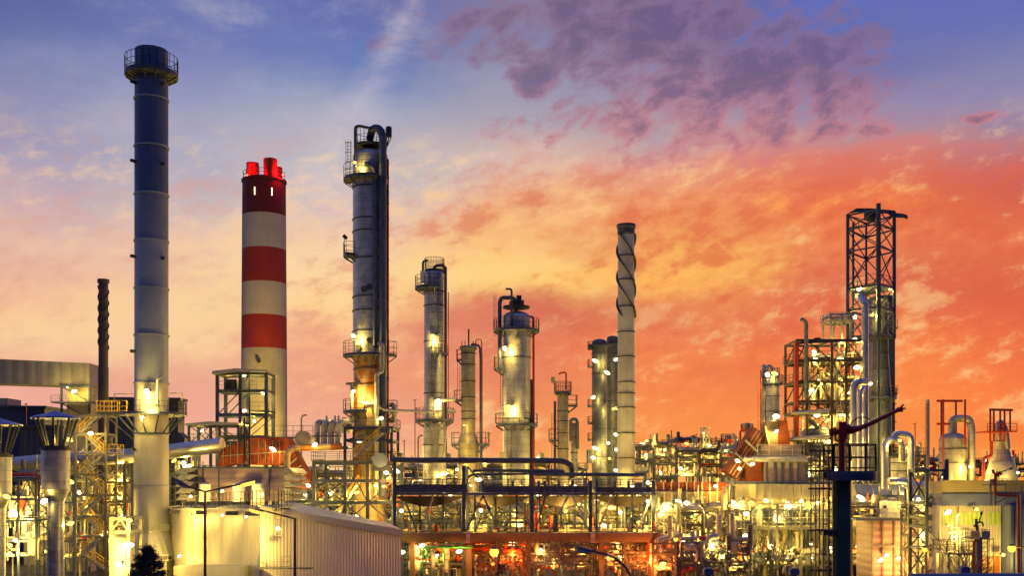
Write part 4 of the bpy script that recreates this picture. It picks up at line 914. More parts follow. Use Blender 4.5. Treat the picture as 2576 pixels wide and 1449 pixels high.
# --- steel structure and exchangers under the tallest column
Y = 140
t = thing('process_structure', 'grey steel structure round the foot of the tallest column, with stair and lit bays', 'steel structure', (XW(880,Y), Y, 0))
frame(t, [790, 868, 925, 990], [1165, 1210, 1265, 1320, 1380], Y, 9, 'steel', .42, brace=[(0,1,'x'),(1,1,'^'),(2,1,'/'),(0,2,'/'),(1,2,'x'),(2,2,'\\')], bw=.16, decks=(0,), ground=0)
frame(t, [868, 985], [1078, 1108, 1165], Y+1, 8, 'steel', .35, brace=[(0,0,'/')], decks=(0,), ground=ZW(1165,Y))
stair(t, (XW(893,Y), Y-1, ZW(1150,Y)), (XW(968,Y), Y-1, ZW(1088,Y)), 1.0)
stair(t, (XW(845,Y), Y+2, ZW(1290,Y)), (XW(895,Y), Y+2, ZW(1215,Y)), 1.0)
d = MB().box(XW(962,Y), XW(984,Y), Y-2, Y, ZW(1090,Y), ZW(1080,Y)).build('control_box', M['navy'], t)
lamps(t, [(905,1110,Y+2,500),(898,1240,Y+2.6,1300),(832,1240,Y+2.6,700),(968,1225,Y+3,900),(820,1290,Y+2,800),(895,1300,Y+2.8,600),(800,1285,Y+3,500)], Y)
lamp(t, 978, 1204, Y-1, 900, ORANGE, 'bulb'); lamp(t, 972, 1190, Y+4, 900)
t = thing('pressure_vessel', 'round blue-grey vessel end facing the camera on the structure right of the stairs', 'vessel', (XW(965,Y), Y-3, 0), 'pressure vessels')
MB().pipe([(XW(963,Y), Y-2.6, ZW(1159,Y)), (XW(935,Y), Y+6, ZW(1159,Y))], S(18,Y), None, 28).build('drum', M['stack'], t)
MB().box(XW(940,Y), XW(985,Y), Y-1.4, Y-1, ZW(1186,Y), ZW(1170,Y)).build('saddle', M['steel'], t)
t = thing('manifold', 'row of silver elbow pipes looping down left of the tallest column', 'pipe manifold', (XW(830,Y), Y, 0))
for k, px in enumerate((797, 815, 833, 851)):
    pipe(t, [(px,1125,Y-.5),(px,1072,Y-.5),(px+4,1064,Y-.5),(px+26,1062,Y+2),(px+30,1085,Y+3)], S(8,Y), 'clad2', 1.0, 'elbow_pipe', 14)
    MB().hoop(XW(px,Y), Y-.5, ZW(1098,Y), S(8,Y), .12, .2, 16).build('flange', M['grey'], t)
for px in (822, 843, 852): MB().tube([P(px,1064,Y-.5), P(px,1046,Y-.5)], .13, 8).build('relief_valve', M['clad2'], t)
MB().box(XW(786,Y), XW(880,Y), Y-1.5, Y+3, ZW(1129,Y), ZW(1124,Y)).build('support_deck', M['steel'], t)
Y = 132
t = thing('transfer_pipe', 'fat pale pipe bending down beside the red duct under a bright lamp', 'pipe', (XW(800,Y), Y, 0), 'large bare pipes')
pipe(t, [(722,1178,Y),(722,1128,Y),(860,1124,Y+1)], S(8.5,Y), 'cladold', 1.6, 'pipe_run', 16)
lamps(t, [(792,1120,Y-1,700)], Y)
MB().bar((XW(722,Y), Y, 0), (XW(722,Y), Y, ZW(1178,Y)), .3).build('pipe_support', M['steel'], t)

# --- blue steel pipe bridge
Y = 134
t = thing('pipe_rack', 'long blue-grey steel pipe rack deck spanning the middle over the lit process floor', 'pipe rack', (XW(1320,Y), Y, 0))
for px, top in ((993,1150),(1167,1172),(1195,1245),(1300,1245),(1338,1180),(1485,1210),(1500,1245),(1590,1245),(1643,1210)):
    for dy in (0, 9): MB().bar((XW(px,Y), Y+dy, ZW(1342,Y)), (XW(px,Y), Y+dy, ZW(top,Y)), .42 if top < 1215 else .2).build('column', M['steel'], t)
g_ = MB().box(XW(992,Y), XW(1176,Y), Y-.3, Y-.05, ZW(1240,Y), ZW(1222,Y)); g_.box(XW(990,Y), XW(1176,Y), Y-.45, Y+.1, ZW(1222,Y), ZW(1220,Y)); g_.box(XW(990,Y), XW(1650,Y), Y-.5, Y+.1, ZW(1246,Y), ZW(1240.3,Y)); g_.build('girder', M['steel'], t)
MB().box(XW(1212,Y), XW(1480,Y), Y-.32, Y-.06, ZW(1240,Y), ZW(1223,Y)).build('girder', M['steel'], t)
MB().box(XW(1500,Y), XW(1640,Y), Y-.32, Y-.06, ZW(1240,Y), ZW(1226,Y)).build('girder', M['steel'], t)
for px in (1215,1290,1355,1370,1405,1440,1500,1545,1580,1640): MB().bar((XW(px,Y), Y-.5, ZW(1240,Y)), (XW(px,Y), Y-.5, ZW(1210,Y)), .3).build('stanchion', M['steel'], t)
d = MB().box(XW(990,Y), XW(1650,Y), Y+.12, Y+9, ZW(1243,Y), ZW(1240.5,Y)).build('deck', M['steel'], t)
for a, b in ((990,1176),(1212,1345),(1365,1480),(1500,1650)): rail_mb([(XW(a,Y), Y-.6, ZW(1222,Y)), (XW(b,Y), Y-.6, ZW(1222,Y))], .75, 1.6, .1).build('railing', M['steel'], d)
for a, b, k in ((1015,1050,1),(1060,1090,-1),(1170,1215,-1),(1215,1258,1),(1300,1340,1),(1345,1372,-1),(1380,1430,-1),(1440,1484,1),(1500,1540,-1),(1600,1640,-1)):
    p, q_ = ((a,1342),(b,1248)) if k < 0 else ((a,1248),(b,1342))
    MB().bar(P(*p,Y+.1), P(*q_,Y+.1), .2).build('brace', M['steel'] if a % 20 else M['galv'], t)
for a, b in ((1050,1262),(1240,1246),(1110,1246),(1360,1246),(1560,1246)): MB().bar((XW(a,Y), Y+4, ZW(1342,Y)), (XW(a,Y), Y+4, ZW(1246,Y)), .22).build('hanger', M['dark'], t)
pipe(t, [(985,1158,Y-.2),(1415,1160,Y-.2),(1440,1172,Y-.2),(1440,1200,Y+.6)], S(7,Y), 'navy', 2.4, 'header_pipe', 14)
pipe(t, [(1190,1186,Y+1),(1230,1184,Y+1),(1420,1186,Y+1)], S(4.2,Y), 'steel', 1, 'rack_pipe', 10)
pipe(t, [(1175,1245,Y+.8),(1175,1195,Y+.8),(1345,1192,Y+1)], S(3,Y), 'steel', 1, 'rack_pipe', 10)
pipe(t, [(1345,1193,Y-.5),(1620,1196,Y-.5)], S(4.5,Y), 'steel', 1, 'rack_pipe', 10)
MB().bar(P(1176,1175,Y), P(1205,1206,Y), .18).build('brace', M['steel'], t)
lamps(t, [(997,1185,Y+2,800),(1204,1207,Y+3,700),(1118,1190,Y+6,1000),(1440,1189,Y+3,600),(1546,1195,Y+3,700),(1630,1215,Y+2,1200),(1210,1285,Y+4,2200),(1423,1287,Y+4,2200),(1608,1315,Y+3,1500),(1010,1286,Y+5,900),(1630,1262,Y,500),(1258,1250,Y+8,1000),(1560,1290,Y+8,1200)], Y)
# catenary-shaped hopper undersides hung below the deck
Y = 141
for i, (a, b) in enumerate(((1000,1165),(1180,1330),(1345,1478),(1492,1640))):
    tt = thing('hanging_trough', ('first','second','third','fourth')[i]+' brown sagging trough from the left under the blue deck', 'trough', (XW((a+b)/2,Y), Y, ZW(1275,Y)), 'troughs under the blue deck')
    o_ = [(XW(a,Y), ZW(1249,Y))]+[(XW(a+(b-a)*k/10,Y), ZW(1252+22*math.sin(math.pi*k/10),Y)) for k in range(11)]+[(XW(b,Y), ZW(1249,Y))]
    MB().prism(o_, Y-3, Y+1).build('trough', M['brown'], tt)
# --- brown concrete table beam
Y = 131
t = thing('concrete_beam', 'long brown concrete table beam under the blue steel rack', 'beam', (XW(1330,Y), Y, 0))
MB().box(XW(1000,Y), XW(1656,Y), Y-.6, Y+11, ZW(1352,Y), ZW(1341,Y)).build('slab', M['conc2'], t)
MB().box(XW(1000,Y), XW(1650,Y), Y-.2, Y+.6, ZW(1365,Y), ZW(1352.2,Y)).build('downstand', M['conc2'], t)
for px in (1178, 1490): MB().box(XW(px-5,Y), XW(px+5,Y), Y-.75, Y-.62, ZW(1366,Y), ZW(1342,Y)).build('bracket', M['purple'], t)
for px in (1035, 1180, 1330, 1515, 1640): 
    for dy in (1, 8): MB().box(XW(px-6,Y), XW(px+6,Y), Y+dy, Y+dy+.9, 0, ZW(1365.2,Y)).build('pier', M['conc2'], t)
rail_mb([(XW(1010,Y), Y-.5, ZW(1341,Y)), (XW(1652,Y), Y-.5, ZW(1341,Y))], 1.15, 1.8, .07).build('railing', M['rail'], t)
lamps(t, [(1062,1374,Y+1.5,700),(1155,1388,Y+.4,600),(1100,1400,Y+3,500),(1255,1400,Y+5,900),(1360,1385,Y+3,900),(1450,1390,Y+6,900),(1560,1400,Y+5,900)], Y, col=(1,.42,.05))
lamp(t, 1012, 1390, Y-1, 500)
lamps(t, [(1240,1420,Y-3,1100),(1290,1390,Y+2,700),(1535,1420,Y-1,700),(1620,1400,Y-1,1500),(1400,1425,Y-3,900)], Y, col=ORANGE, bulb='bulbo')

# ================================================================ RIGHT
# --- far plant left of the lattice tower: small columns
Y = 240
t, cx, R = tower('stubby ribbed column with a railed flat top among the far plant', 1802, 12, Y, 1118, 'clad2', (1140,1165), domed=False, group='far small columns')
ring_platform(t, cx, Y, ZW(1118,Y), .2, S(15,Y), 0, 360, 1.3, 'steel', .3, False)
lamps(t, [(1818,1185,Y-3,1600)], Y, r=.3)
t, cx, R = tower('small round-topped column with a dark gallery just right of the stubby one', 1831, 8, Y+4, 1098, 'clad', (1130,), group='far small columns')
ring_platform(t, cx, Y+4, ZW(1106,Y+4), R, S(18,Y), 0, 360, 1.2, 'redpipe', .5)
lamps(t, [(1823,1121,Y,1300),(1843,1146,Y,1200)], Y, r=.32)
t, cx, R = tower('small column hung with valves left of the sloping red and cream conveyor', 1879, 9, Y-6, 1068, 'clad2', (1080,1110), group='far small columns')
ring_platform(t, cx, Y-6, ZW(1080,Y-6), R, S(15,Y), 0, 360, 1.1, 'redpipe', .4)
pipe(t, [(1862,1160,Y-7),(1862,1085,Y-7),(1872,1084,Y-7)], .25, 'redpipe', .6, 'riser_pipe')
t = thing('slender_pylon', 'tiny latticed pylon hung with insulators left of the stubby column', 'pylon', (XW(1775,Y), Y, 0))
frame(t, [1770, 1784], [1076,1096,1116,1136,1160,1185], Y, 4, 'galv', .2, brace=[(0,k,'x') for k in range(5)], bw=.1, ground=0)
lamps(t, [(1770,1090,Y-1,300),(1768,1130,Y-1,400)], Y, r=.15)

# --- far column with its lit head
Y = 200
t, cx, R = tower('far silver column with a brightly lit caged head and red ladder on its left', 1944, 17.5, Y, 945, 'clad', (997,1036), group='distillation columns')
MB().lathe(XW(1924,Y), Y+.5, [(S(7,Y), 0), (S(6.5,Y), ZW(920,Y)), (.1, ZW(916,Y))], 16).build('riser_pipe', M['clad2'], t)
pipe(t, [(1930,960,Y-.8),(1930,920,Y-.8),(1942,922,Y-.3),(1943,945,Y)], S(3.4,Y), 'clad', .8, 'overhead_pipe', 10)
ring_platform(t, cx, Y, ZW(962,Y), R, S(26,Y), 0, 360, 1.3, 'steel', .35)
rail_mb([(cx+S(17,Y)*math.cos(i*math.pi/6), Y+S(17,Y)*math.sin(i*math.pi/6), ZW(945,Y)) for i in range(12)], 1.3, 1, .09, True).build('head_cage', M['galv'], t)
MB().tube([P(1914,1140,Y), P(1914,932,Y)], .12, 6).build('steam_line', M['redpipe'], t)
ladder(t, 1910, Y, 975, 1140, .5, 'redpipe', False)
lamps(t, [(1948,940,Y-R-1.5,1100),(1952,1048,Y-R-.8,800),(1930,943,Y-2,400)], Y, r=.4, off=(0,-.7,-.3))

# --- reactor block: hopper, sloping conveyor, mauve panelled casing
Y = 158
t = thing('hopper', 'tapered red hopper with a lit yellow side above the mauve panelled casing', 'hopper', (XW(1960,Y), Y, ZW(1120,Y)))
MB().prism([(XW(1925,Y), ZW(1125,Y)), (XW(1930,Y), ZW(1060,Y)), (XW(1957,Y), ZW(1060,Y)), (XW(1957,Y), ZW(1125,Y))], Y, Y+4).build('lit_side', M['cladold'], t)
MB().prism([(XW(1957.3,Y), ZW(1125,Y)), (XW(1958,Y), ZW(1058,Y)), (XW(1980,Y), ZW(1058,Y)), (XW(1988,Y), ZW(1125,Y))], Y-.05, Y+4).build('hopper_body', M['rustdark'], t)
lamps(t, [(1952,1086,Y-1,700)], Y)
t = thing('inclined_conveyor', 'steep red and cream striped conveyor rising up to the red hopper', 'conveyor', (XW(1880,Y), Y, 0))
def strip(t, a, b, w, Y, n, lay=(0,.3,.36,.55,.6,.82,.88,1)):
    ax, ay = a; bx, by = b; L = math.hypot(bx-ax, by-ay); nx, ny_ = -(by-ay)/L, (bx-ax)/L
    for k in range(len(lay)-1):
        o0, o1 = -w/2+w*lay[k], -w/2+w*lay[k+1]
        o_ = [(ax+nx*o0, ay+ny_*o0), (bx+nx*o0, by+ny_*o0), (bx+nx*o1, by+ny_*o1), (ax+nx*o1, ay+ny_*o1)]
        MB().prism([(XW(x,Y), ZW(y,Y)) for x, y in o_], Y+.5+.02*(k%2), Y+4).build('cladding_strip', M['rustdark' if k%2 == 0 else 'beige'], t)
strip(t, (1842,1196), (1914,1084), 36, Y, 6)
for a, b in (((1875,1108),(1935,1165)),((1850,1140),(1890,1175)),((1925,1072),(1935,1120))): MB().bar(P(*a,Y-.2), P(*b,Y-.2), .25).build('brace', M['galv'], t)
t = thing('panelled_casing', 'mauve stained panelled casing with small doors beneath the red hopper', 'casing', (XW(1965,Y), Y, ZW(1220,Y)), )
MB().box(XW(1921,Y), XW(2026,Y), Y-1, Y+7, ZW(1212,Y), ZW(1152,Y)).build('casing', M['purplev'], t)
MB().box(XW(1912,Y), XW(2014,Y), Y-.6, Y+6, ZW(1148,Y), ZW(1122,Y)).build('upper_casing', M['purplev'], t)
MB().box(XW(1890,Y), XW(2040,Y), Y-1.6, Y+7.3, ZW(1152,Y)+.02, ZW(1148,Y)-.02).build('platform', M['galv'], t)
for px in (1924,1945,1962,1982,2003,2022): MB().bar((XW(px,Y), Y-1.1, ZW(1212,Y)), (XW(px,Y), Y-1.1, ZW(1152,Y)), .2).build('rib', M['steel'], t)
for px in (1935,1956,1976,1996): MB().box(XW(px-6,Y), XW(px+6,Y), Y-1.06, Y-1.01, ZW(1178,Y), ZW(1160,Y)).build('access_door', M['clad2'], t)
pipe(t, [(1872,1156,Y-2),(2030,1158,Y-2)], .35, 'galv', None, 'pipe_run')
rail_mb([(XW(1900,Y), Y-1.5, ZW(1148,Y)), (XW(2016,Y), Y-1.5, ZW(1148,Y))], 1.6, 1.5, .09).build('railing', M['galv'], t)
MB().box(XW(1876,Y), XW(1918,Y), Y+.2, Y+5, ZW(1212,Y), ZW(1156,Y)).build('orange_casing', M['rustdark'], t)
lamps(t, [(1855,1160,Y-4,900),(1892,1168,Y-3,500),(1860,1180,Y-4,800)], Y)
MB().box(XW(1842,Y), XW(2150,Y), Y-2.5, Y+7.4, ZW(1218,Y), ZW(1212.2,Y)).build('support_deck', M['steel'], t)

# --- the open lattice structure at the right
Y = 160
t = thing('process_structure', 'open steel structure with many lit floors left of the high lattice tower', 'steel structure', (XW(2080,Y), Y, 0))
frame(t, [2006, 2030, 2092, 2128, 2172], [856, 908, 962, 1010, 1040, 1105, 1160, 1215], Y, 7, 'brownsteel', .34, brace=[(1,0,'\\'),(1,1,'/'),(1,2,'^'),(0,2,'/'),(1,3,'\\'),(1,4,'/'),(2,1,'x'),(3,0,'\\'),(3,2,'\\'),(2,3,'/'),(0,0,'/'),(3,4,'x')], bw=.17, decks=(1,2,4,5), ground=ZW(1215,Y))
frame(t, [2090, 2118, 2140], [790, 808, 856], Y+1, 4, 'galv', .28, decks=(1,), ground=ZW(856,Y), railm='galv')
MB().prism([(XW(2002,Y),ZW(862,Y)),(XW(2040,Y),ZW(856,Y)),(XW(2050,Y),ZW(850,Y)),(XW(2062,Y),ZW(850,Y)),(XW(2066,Y),ZW(856,Y)),(XW(2160,Y),ZW(856,Y)),(XW(2160,Y),ZW(860,Y)),(XW(2002,Y),ZW(866,Y))], Y-.3, Y+.1).build('roof_girder', M['dark'], t)
MB().bar(P(2003,860,Y-.4), P(2003,1110,Y-.4), .5).build('drain_pipe', M['redpipe'], t)
pipe(t, [(2028,1000,Y-.8),(2028,812,Y-.8),(2022,806,Y-.8),(2014,803,Y-.8)], .3, 'grey', .7, 'vent_pipe', 10)
for py in (1040, 1105): MB().tube([P(1992,py,Y-1), P(2085,py-6,Y-1)], .3, 10).build('cooling_pipe', M['galv'], t)
t2 = thing('dished_vessel', 'dark domed vessel sitting on a lit floor of the open steel structure', 'vessel', (XW(2065,Y), Y+2, ZW(1100,Y)), 'pressure vessels')
MB().lathe(XW(2065,Y), Y+2.5, [(S(38,Y),ZW(1104,Y))]+dome(S(38,Y),ZW(1092,Y),.55), 28, True).build('vessel_body', M['clad2'], t2)
pipe(t2, [(2060,1080,Y+1),(2045,1062,Y+1),(2030,1055,Y+1)], .4, 'grey', 1, 'nozzle_pipe')
MB().lathe(XW(2060,Y), Y+2.5, [(S(12,Y),ZW(1190,Y)),(S(30,Y),ZW(1150,Y)),(S(32,Y),ZW(1112,Y))], 24).build('cone_bottom', M['clad2'], t2)
MB().lathe(XW(2080,Y), Y+2.5, [(S(5,Y),ZW(1000,Y)),(S(5,Y),ZW(930,Y))], 12).build('small_column', M['cream'], t)
ladder(t, 2110, Y-.5, 870, 1150, .6, 'galv', True)
lamps(t, [(2150,855,Y+3,500),(2113,862,Y+1,900),(2114,905,Y+1,900),(2113,955,Y+1,900),(2115,1042,Y+1,1100),(2050,905,Y+3,700),(2060,960,Y+3,700),(2055,1045,Y+4,900),(2040,1058,Y+4,900),(2078,1058,Y+4,900),(2074,1103,Y+2,900),(2042,983,Y+3,300),(2155,925,Y+2,500),(2100,1180,Y+1,1000)], Y, r=.3)

# --- the high lattice tower, its column and the slab shaft
Y = 168
t = thing('lattice_tower', 'high dark blue lattice tower with an overhanging crane beam on its top', 'lattice tower', (XW(2200,Y), Y, 0))
xs = (2140, 2196, 2258); ys_ = (Y+1.5, Y-2.5, Y+1.5, Y+7)
tops = (533, 522, 528)
for x, y, tp in zip(xs, ys_, tops): MB().bar((XW(x,Y), y, ZW(850,Y)), (XW(x,Y), y, ZW(tp,Y)), .55 if x == 2196 else .42).build('column', M['navy'], t)
for x in (2182, 2248): MB().bar((XW(x,Y), Y+7, ZW(850,Y)), (XW(x,Y), Y+7, ZW(533,Y)), .3).build('column', M['navy'], t)
lvl = [536, 572, 628, 722, 778, 846]
cor = [(XW(2140,Y), Y+1.5), (XW(2196,Y), Y-2.5), (XW(2258,Y), Y+1.5), (XW(2216,Y), Y+7)]
MB().bar((XW(2216,Y), Y+7, ZW(850,Y)), (XW(2216,Y), Y+7, ZW(533,Y)), .28).build('column', M['navy'], t)
for l in lvl:
    mb = MB()
    for i in range(4): mb.bar((*cor[i], ZW(l,Y)), (*cor[(i+1)%4], ZW(l,Y)), .3 if l in (722,778,846) else .22)
    mb.build('floor_beam', M['navy'], t)
for a, b in zip(lvl, lvl[1:]):
    for i in range(4):
        j = (i+1)%4
        MB().bar((*cor[i], ZW(a,Y)), (*cor[j], ZW(b,Y)), .13).bar((cor[i][0], cor[i][1]+.05, ZW(b,Y)), (cor[j][0], cor[j][1]+.05, ZW(a,Y)), .13).build('brace', M['navy'], t)
MB().add([(*cor[0],ZW(724,Y)),(*cor[1],ZW(724,Y)),(*cor[2],ZW(724,Y)),(*cor[3],ZW(724,Y)),(*cor[0],ZW(721,Y)),(*cor[1],ZW(721,Y)),(*cor[2],ZW(721,Y)),(*cor[3],ZW(721,Y))], [(3,2,1,0),(4,5,6,7),(0,1,5,4),(1,2,6,5),(2,3,7,6),(3,0,4,7)]).build('deck', M['steel'], t)
rail_mb([(*c, ZW(721,Y)) for c in cor], 1.6, 1.6, .06, True).build('railing', M['rail'], t)
MB().add([(*cor[0],ZW(848,Y)),(*cor[1],ZW(852,Y)),(*cor[2],ZW(848,Y)),(*cor[3],ZW(848,Y)),(*cor[0],ZW(843,Y)),(*cor[1],ZW(845,Y)),(*cor[2],ZW(843,Y)),(*cor[3],ZW(843,Y))], [(3,2,1,0),(4,5,6,7),(0,1,5,4),(1,2,6,5),(2,3,7,6),(3,0,4,7)]).build('deck', M['navy'], t)
MB().prism([(XW(2136,Y),ZW(534,Y)),(XW(2158,Y),ZW(521,Y)),(XW(2196,Y),ZW(521,Y)),(XW(2256,Y),ZW(527,Y)),(XW(2256,Y),ZW(534,Y)),(XW(2196,Y),ZW(530,Y)),(XW(2162,Y),ZW(529,Y))], Y+.6, Y+1.2).build('top_girder', M['navy'], t)
MB().prism([(XW(2240,Y),ZW(534,Y)),(XW(2272,Y),ZW(537,Y)),(XW(2283,Y),ZW(541,Y)),(XW(2284,Y),ZW(549,Y)),(XW(2278,Y),ZW(546,Y)),(XW(2240,Y),ZW(544,Y))], Y, Y+.6).build('crane_beam', M['navy'], t)
MB().lathe(XW(2195,Y), Y+1, [(S(9,Y),ZW(552,Y)),(S(16,Y),ZW(546,Y)),(S(16,Y),ZW(532,Y))], 14).build('hoist', M['dark'], t)
MB().bar((XW(2222,Y), Y+3, ZW(722,Y)), (XW(2222,Y), Y+3, ZW(533,Y)), .14).build('guide_rod', M['dark'], t)
for px in (2150,2160): MB().bar(P(px,572,Y+1), P(px,556,Y+1), .07).build('davit', M['dark'], t)
lamps(t, [(2160,728,Y+2,700),(2156,745,Y+2,700),(2236,727,Y+2.5,400),(2150,798,Y+2,900),(2193,792,Y-1,600)], Y, r=.3)
# legs going down
MB().bar((XW(2196,Y), Y-2.5, ZW(1215,Y)), (XW(2196,Y), Y-2.5, ZW(852,Y)), .3).build('column', M['steel'], t)
t, cx, R = tower('dark banded column inside the foot of the high lattice tower with a yellow lit patch', 2214, 20, 172, 760, 'darkclad', (800,850,890,930,1130), prof=[(30,1900),(28,1000),(21,900),(20,850),(20,760)])
ring_platform(t, cx, 172, ZW(1000,172), S(24,172), S(40,172), 180, 360, 1.4, 'steel', .3)
lamps(t, [(2189,966,172-4.5,500)], 172, off=(.5,-.6,.2))
lamps(t, [(2170,1040,166,700),(2258,1095,166,1000),(2240,1110,168,900)], 172)
t = thing('slab_shaft', 'flat windowless dark navy shaft rising behind the lattice tower column', 'shaft', (XW(2236,180), 180, 0))
MB().box(XW(2209,180), XW(2257,180), 181, 188, 0, ZW(740,180)).build('shaft_wall', M['navy'], t)
d = MB().box(XW(2222,180), XW(2256,180), 179.6, 180.9, ZW(993,180), ZW(990,180)).build('platform', M['steel'], t)
rail_mb([(XW(2222,180), 179.6, ZW(990,180)), (XW(2256,180), 179.6, ZW(990,180))], 1.2, 1.1, .08).build('railing', M['galv'], d)
d = MB().box(XW(2222,180), XW(2256,180), 179.6, 180.9, ZW(828,180), ZW(825,180)).build('platform', M['steel'], t)
rail_mb([(XW(2222,180), 179.6, ZW(825,180)), (XW(2256,180), 179.6, ZW(825,180))], 1.2, 1.1, .08).build('railing', M['galv'], d)
for py in (1015, 1060): MB().box(XW(2200,180), XW(2258,180), 180.4, 180.95, ZW(py+2,180), ZW(py,180)).build('wall_band', M['steel'], t)

# --- big bare silver pipes at the right
Y = 155
def bigpipe(label, pts, r, Yp=None, m='ductclad', bend=2.2, sup=()):
    c = P(*pts[0]); t = thing('process_pipe', label, 'pipe', (c.x, c.y, 0), 'large bare pipes')
    pipe(t, pts, r, m, bend, 'pipe_run', 16)
    for px, py, yy in sup: MB().bar((XW(px,yy), yy, 0), (XW(px,yy), yy, ZW(py,yy)), .3).build('pipe_support', M['steel'], t)
    return t
bigpipe('tall straight silver pipe running up the front of the high lattice tower', [(2176,1215,160),(2176,770,160),(2172,762,160),(2165,745,162)], S(8.5,160))
bigpipe('silver pipe with a swan neck top just left of the tall straight pipe', [(2147,1215,Y),(2147,972,Y),(2156,961,Y),(2178,961,Y+2)], S(9,Y))
bigpipe('shorter silver pipe tucked between the swan neck pipe and the tall straight pipe', [(2162,1215,Y+3),(2162,985,Y+3),(2172,975,Y+4)], S(7,Y))
Y = 140
p1 = bigpipe('front silver U-bend pipe standing right of the fire monitor tower', [(2226,1230,Y),(2226,1108,Y),(2268,1106,Y+1.5),(2270,1160,Y+2)], S(8.5,Y), bend=1.3)
p2 = bigpipe('rear taller silver U-bend pipe looping over the small grey vessel', [(2292,1250,Y+5),(2292,1094,Y+5),(2252,1092,Y+5),(2248,1110,Y+5)], S(9,Y), bend=1.6)
bigpipe('blue-sheened silver pipe elbow turning down onto the yellow furnace floor', [(2235,1212,Y-3),(2288,1211,Y-3),(2289,1262,Y-3)], S(10,Y), bend=1.6)
bigpipe('blue silver pipe loop lying sideways inside the right trussed frame', [(2290,1222,Y+1),(2368,1222,Y+1),(2369,1256,Y+1),(2296,1256,Y+1)], S(9,Y), bend=1.5)
lamps(p1, [(2263,1109,Y-1,700)], Y); lamps(p2, [(2283,1126,Y+7,900)], Y)
t, cx, R = tower('small grey vessel with a railed top between the silver U-bend pipes', 2264, 22, Y+9, 1150, 'clad2', (1165,1185), domed=False, group='far small columns')
ring_platform(t, cx, Y+9, ZW(1148,Y+9), .3, S(27,Y), 0, 360, 1.5, 'dark', .3, False)

# --- furnace hall wall, decks and equipment
Y = 150
t = thing('furnace_building', 'long yellow-lit panelled furnace building with railed galleries', 'building', (XW(2000,Y), Y+6, 0))
MB().box(XW(1855,Y), XW(2300,Y), Y+4, Y+14, ZW(1326,Y), ZW(1220,Y)).build('upper_wall', M['cream'], t)
MB().box(XW(1890,Y), XW(2300,Y), Y+2, Y+14, 0, ZW(1334,Y)).build('lower_wall', M['cream'], t)
for i in range(18):
    px = 1896+i*23.3; MB().box(XW(px-1.2,Y), XW(px+1.2,Y), Y+1.8, Y+1.99, ZW(1404,Y), ZW(1334,Y)).build('pilaster', M['cream'], t)
for j, px in enumerate((1905,1962,2060,2160,2235)): MB().box(XW(px,Y), XW(px+22,Y), Y+1.93, Y+1.99, 0, ZW(1418,Y)).build('doorway', M['dark'], t)
for j, px in enumerate((1890,1930,1975,2015,2062,2150,2190,2240)): MB().box(XW(px,Y), XW(px+14,Y), Y+3.9, Y+3.97, ZW(1322,Y), ZW(1292-(j%3)*5,Y)).build('doorway', M['dark' if j%2 else 'purplev'], t)
d = MB().box(XW(1800,Y), XW(2300,Y), Y-1.5, Y+3.9, ZW(1332,Y), ZW(1325,Y)).build('gallery_floor', M['grey'], t)
rail_mb([(XW(1800,Y), Y-1.5, ZW(1325,Y)), (XW(2300,Y), Y-1.5, ZW(1325,Y))], 1.25, 1.5, .07).build('railing', M['galv'], d)
for i in range(10):
    px = 1905+i*40; MB().bar(P(px,1332,Y-.8), P(px+20,1362,Y+1.9), .16).build('bracket', M['grey'], t)
for px in (1805,1880,1950,2010,2060,2130,2200,2290): MB().bar((XW(px,Y), Y-1.2, 0), (XW(px,Y), Y-1.2, ZW(1268,Y) if px > 1880 else ZW(1332,Y)), .3).build('column', M['grey'], t)
MB().bar(P(1880,1268,Y-1.2), P(2300,1266,Y-1.2), .25).build('eaves_beam', M['galv'], t)
d = MB().box(XW(1700,Y), XW(2080,Y), Y-2.5, Y+1.7, ZW(1410,Y), ZW(1405,Y)).build('gallery_floor', M['grey'], t)
rail_mb([(XW(1700,Y), Y-2.5, ZW(1405,Y)), (XW(1980,Y), Y-2.5, ZW(1405,Y))], 1.25, 1.5, .07).build('railing', M['galv'], d)
stair(t, (XW(1775,Y), Y-2.5, ZW(1325,Y)), (XW(1835,Y), Y-2.5, ZW(1222,Y)), 1.1, 'grey', 'galv')
lamps(t, [(1832,1272,Y-1,800),(1888,1266,Y-.5,900),(1980,1268,Y+2,1200),(2003,1268,Y+2,900),(2020,1268,Y+2,1000),(2162,1258,Y+1,1300),(2228,1258,Y+1,1100),(1776,1274,Y-2,900),(1768,1330,Y-3,900),(1832,1362,Y-3,900),(1874,1350,Y-3,900),(1930,1410,Y-1,400),(1980,1405,Y-.5,400),(2045,1402,Y-1,400),(2200,1380,Y-4,1000),(1825,1410,Y-2,900),(2235,1330,Y-3,700)], Y, r=.3)
lamps(t, [(2055,1265,Y-2,400),(1950,1300,Y+1,500),(2090,1300,Y+1,500),(2270,1300,Y+1,500),(1940,1380,Y-5,600),(2040,1370,Y-5,600)], Y, r=.16)
